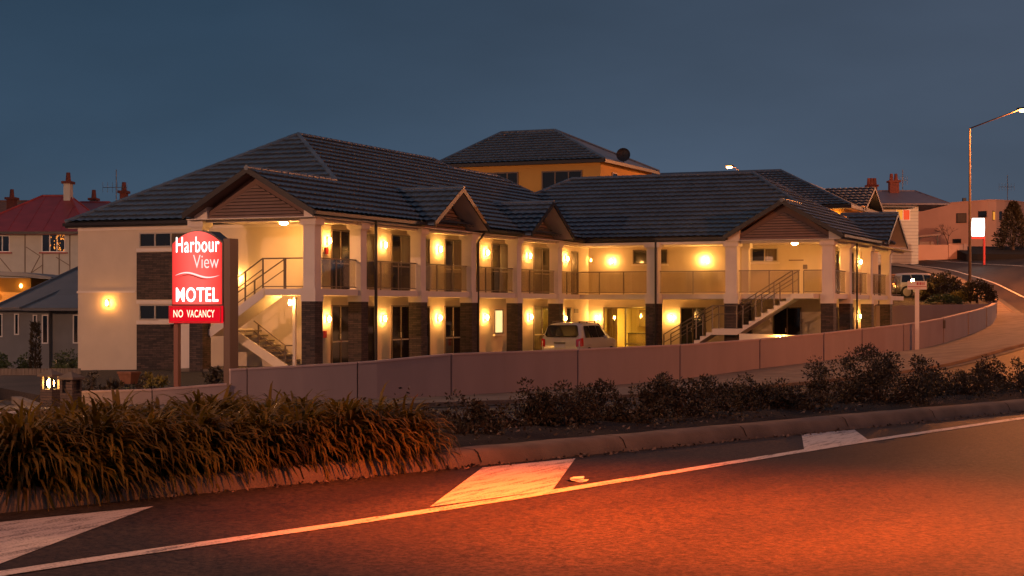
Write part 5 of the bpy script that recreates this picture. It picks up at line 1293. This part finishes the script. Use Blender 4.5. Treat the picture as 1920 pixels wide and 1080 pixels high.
for k in range(4):
    q = k/3; rings.append([ctr + fw*(.12*q*q) + uu*(rr_*q*math.cos(2*math.pi*j/n)) + vv*(rr_*q*math.sin(2*math.pi*j/n)) for j in range(n)])
for a, b in zip(rings[:-1], rings[1:]): m.add(a + b, [(j, (j+1) % n, n+(j+1) % n, n+j) for j in range(n)], True)
m.tube(ctr, ctr + fw*.35, .015); m.tube(ctr - Vector((0,0,.0)), ctr - Vector((0,0,.65)), .03); m.build('satellite_dish', 'fascia', oh, OB_)
m = MB(); p = (XonY(946, yc-.6), yc-.6); zz = ZZ(262, *p); m.tube((p[0], p[1], zz-.3), (p[0], p[1], zz+.30), .05); m.build('vent_pipe', 'terracotta', oh, OB_)
added_lamp = lm.build('wall_lamp', 'lampmetal', oh); lg2 = lg.build('lamp_glass', emis('rear_lamp_lit', (1.0, .58, .18), 75), added_lamp)  # wall lamps added out of view to light the ochre wall from below
for k, px in enumerate((880, 990, 1100)):
    o = added_lamp if k == 0 else copy_tree(added_lamp, oh); xx = XonY(px, ay-.02); o.location = (xx-OB_[0], 0, 6.6)
for yy in (ay+2.0, ay+6):
    o = copy_tree(added_lamp, oh); o.location = (0, yy-OB_[1], 7.0); o.rotation_euler = (0, 0, R90)

# ---- rear motel block seen over the right wing
cx, cy = PD(1594, 100); RO = (cx, cy, 0); rb_ = empty('rear_motel_block', RO, 0, 'rear block with dark hip roof and small side gable, behind the right wing', 'building')
ze = ZZ(384, cx, cy); h5 = 5.56; p5 = .46; zr3 = ze + p5*h5; xl5 = XonY(1205, cy+h5); ws = ze - .15
m = MB(); m.box(xl5-4, cx-.5, cy+.5, cy+2*h5-.5, 0, ws); m.build('wall', 'orange', rb_, RO)
m = MB()
tiles(m, [(xl5-6, cy), (cx, cy), (cx-h5, cy+h5), (xl5, cy+h5)], (cx, cy), (0, 1), ez=ze, pit=p5)
m.poly([(cx,cy,ze+.03),(cx,cy+2*h5,ze+.03),(cx-h5,cy+h5,zr3+.03)]); m.poly([(cx,cy+2*h5,ze),(xl5-6,cy+2*h5,ze),(xl5,cy+h5,zr3),(cx-h5,cy+h5,zr3)]); m.poly([(xl5-6,cy,ze),(xl5,cy+h5,zr3),(xl5-6,cy+2*h5,ze)])
ro = m.build('roof', 'tile', rb_, RO)
m = MB(); m.tube((cx,cy,ze+.05), (cx-h5,cy+h5,zr3+.06), .09, n=6); m.tube((cx-h5,cy+h5,zr3+.06), (xl5,cy+h5,zr3+.06), .09, n=6); m.build('ridge_cap', 'tile', ro, RO)
m = MB(); m.beam((xl5-6, cy-.03, ze-.08), (cx+.03, cy-.03, ze-.08), .1, .19); m.beam((cx+.03, cy-.05, ze-.08), (cx+.03, cy+2*h5, ze-.08), .1, .19); m.build('gutter', 'fascia', rb_, RO)
m = MB(); m.box(xl5-6, cx, cy, cy+2*h5, ze-.2, ze-.17); m.build('soffit', 'plaster_trim', rb_, RO)
xf = cx + .2; yg = YonX(1640, xf); zg2 = ZZ(353, xf, yg); hg2 = (zg2-ze)/.5; xb2 = cx - (zg2-ze)/p5
m = MB(); tiles(m, [(xf,yg-hg2),(xf,yg),(xb2,yg),(cx,yg-hg2)], (xf,yg-hg2), (0,1), ez=ze, pit=.5); m.poly([(xf,yg+hg2,ze),(xf,yg,zg2),(xb2,yg,zg2),(cx,yg+hg2,ze)]); m.build('gable_roof', 'tile', rb_, RO)
m = MB(); m.slab([(xf-.7,yg-hg2,ze-.1),(xf-.7,yg+hg2,ze-.1),(xf-.7,yg,zg2-.1)], (-.1,0,0)); m.build('gable_wall', 'orange', rb_, RO)
m = MB()
for s_ in (-1, 1): m.slab([(xf, yg+s_*(hg2+.05), ze-.16), (xf, yg, zg2-.12), (xf, yg, zg2+.07), (xf, yg+s_*(hg2+.05), ze+.05)], (.05, 0, 0))
m.build('barge_board', 'fascia', rb_, RO)
m = MB(); m.box(cx-1.0, cx-.5, yg-1.9, yg+1.9, ze-5, ze-.2); m.build('wall', 'orange', rb_, RO)
lm3 = lm.build('wall_lamp', 'lampmetal', rb_); lg3 = lg.build('lamp_glass', emis('rear_lamp_lit', (1.0, .45, .08), 60), lm3)
p = XonY(1600, cy+.5); lm3.location = (cx-.9-RO[0], .5, ze-.55)
o = copy_tree(lm3, rb_); o.location = (-5.0, .5, ze-1.2)

# ---- right hand houses
e, U, V = frame('grey_weatherboard_house', 1680, 142, 5.0, 'grey weatherboard house with mauve hip roof, brick chimneys and a red lit window')
m = MB(); m.box(U(1600), U(1722), 0, 8, 0, V(384)); m.build('wall', 'white_board', e)
m = MB(); 
for k in range(24): zz = V(384) - .28*k; m.box(U(1600), U(1722)+.01, -.015, 0, zz-.03, zz)
m.build('weatherboards', 'grey_wall', e)
hip(e, U(1590), U(1775), -1.0, 8.5, V(381,-1), U(1648,3.6), U(1716,3.6), 3.6, V(358,3.6), mat('mauve_iron_roof', (.13,.115,.15), .5, .1, 2)); 
chimney(e, U(1668,3), U(1685,3), V(368,3), V(342,3), 2.8, 'brick', 2); chimney(e, U(1627,6), U(1644,6), V(366,6), V(350,6), 5.8, 'brick', 3); antenna(e, U(1692.5,4), 4, V(362,4), V(318,4), .5)
window_box(e, U(1681), U(1705), V(412), V(394), 0, 2, panes=['glow_amber', 'glow_red'], sill=False)
m = MB(); m.box(U(1640), U(1711), -1.0, 0, V(390), V(387)); m.build('window_hood', 'slate', e)
e, U, V = frame('salmon_building', 1800, 158, 4.5, 'long salmon rendered building with a flat parapet and rounded corner, far right', 'building')
pl = [(1712,3.0,386),(1760,1.6,384),(1800,.6,380),(1840,-.6,377),(1853,-.9,376),(1868,-.6,376),(1885,.6,377),(1900,2.4,377.5),(1925,6,381),(1960,12,386),(1960,26,386),(1712,26,386)]
m = MB(); m.prism([(U(a,b), b) for a, b, _ in pl], 0, [V(c,b) for _, b, c in pl]); m.build('wall', 'salmon', e)
m = MB(); m.prism([(U(a,b)*1.001, b-.06) for a, b, _ in pl[:10]] + [(U(a,b), b+.3) for a, b, _ in pl[:10]][::-1], [V(c,b) for _, b, c in pl[:10]] + [V(c,b) for _, b, c in pl[:10]][::-1], [V(c,b)+.1 for _, b, c in pl[:10]] + [V(c,b)+.1 for _, b, c in pl[:10]][::-1]); m.build('parapet_coping', 'salmon', e)
def wdep(px):
    for a, b in zip(pl[:-1], pl[1:]):
        if a[0] <= px <= b[0]: return a[1] + (b[1]-a[1])*(px-a[0])/(b[0]-a[0])
for (a, b, c, d_, pn) in ((1793,1812,400,418,'curtain'),(1834,1850,396,408,'glassdark'),(1861,1879,395,413,'glassdark'),(1786,1802,448,456,'glassdark'),(1870,1880,448,458,'glassdark')):
    da, db = wdep(a)-.04, wdep(b)-.04; f = MB(); f.prism([(U(a,da),da-.04),(U(b,db),db-.04),(U(b,db),db+.06),(U(a,da),da+.06)], V(d_,da), V(c,da)); o = f.build('window', 'fascia', e)
    f = MB(); f.prism([(U(a+1,da),da-.07),(U(b-1,db),db-.07),(U(b-1,db),db-.03),(U(a+1,da),da-.03)], V(d_-1,da), V(c+1,da)); f.build('glass_pane', pn, o)
f = MB(); da = wdep(1864)-.1; f.box(U(1861.5,da), U(1865.5,da), da-.06, da, V(412,da), V(397,da)); f.build('lit_curtain', 'glow_amber', e)
antenna(e, U(1889,4), 4, V(378,4), V(328,4), .8); f = MB(); f.box(U(1806,3), U(1812,3), 3, 3.4, V(383,3), V(371,3)); f.build('vent_box', 'fascia', e)
e, U, V = frame('carport', 1735, 149, 5.5, 'carport with a thin sloping roof in front of the salmon building', 'carport')
m = MB(); m.prism([(U(1707),0),(U(1763),0),(U(1763),4),(U(1707),4)], [V(447), V(441)]*1+[V(441), V(447)], [V(443.5), V(438)]+[V(438), V(443.5)]); m.build('roof', 'board', e)
m = MB(); m.box(U(1722), U(1725), .2, .3, 0, V(446)); m.box(U(1758), U(1760), .2, .3, 0, V(442)); m.build('post', 'fascia', e)
m = MB(); m.box(U(1730), U(1757), 1.2, 3, 0, V(452)); m.build('storage_box', 'board', e)
e, U, V = frame('roadside_wall', 1750, 146, 5.0, 'low salmon wall with pillars along the far side of the hill road', 'wall')
m = MB(); m.box(U(1600), U(1811), 0, .2, 0, V(459)); m.build('wall_panels', 'salmon', e)
m = MB()
for px in (1640, 1692, 1718, 1782, 1810): m.box(U(px)-.16, U(px)+.16, -.06, .26, 0, V(457))
m.build('pillar', 'salmon', e)
e, U, V = frame('roadside_bank', 1870, 143, 4.5, 'dark planted bank and kerb below the salmon building', 'bank')
m = MB(); m.prism([(U(1812),0),(U(2100),0),(U(2100),6),(U(1812),6)], 0, [V(476),V(478),V(462,6),V(462,6)]); m.build('bank_face', 'soil', e)
x, y = PD(1835, 136); z = T(x, y); e, U, V = frame('lit_roadside_sign', 1835, 136, z, 'bright white lit sign on a red frame, beside the far hill road', 'sign')
m = MB(); pr = [(U(1823.5),0,V(443)),(U(1845.5),0,V(443)),(U(1846.5),0,V(428)),(U(1846),0,V(409)),(U(1824),0,V(409)),(U(1822.5),0,V(428))]; m.slab(pr, (0,.22,0)); m.build('lit_panel', 'signwhite', e)
m = MB(); m.box(U(1822), U(1847), -.01, .24, V(448), V(443.3)); m.build('red_band', mat('sign_band_lit', (.5,.02,.02), .5, emit=(1,.05,.02), estr=.5), e)
m = MB(); m.box(U(1844), U(1847.5), 0, .2, 0, V(448)); m.build('leg', 'redpaint', e)
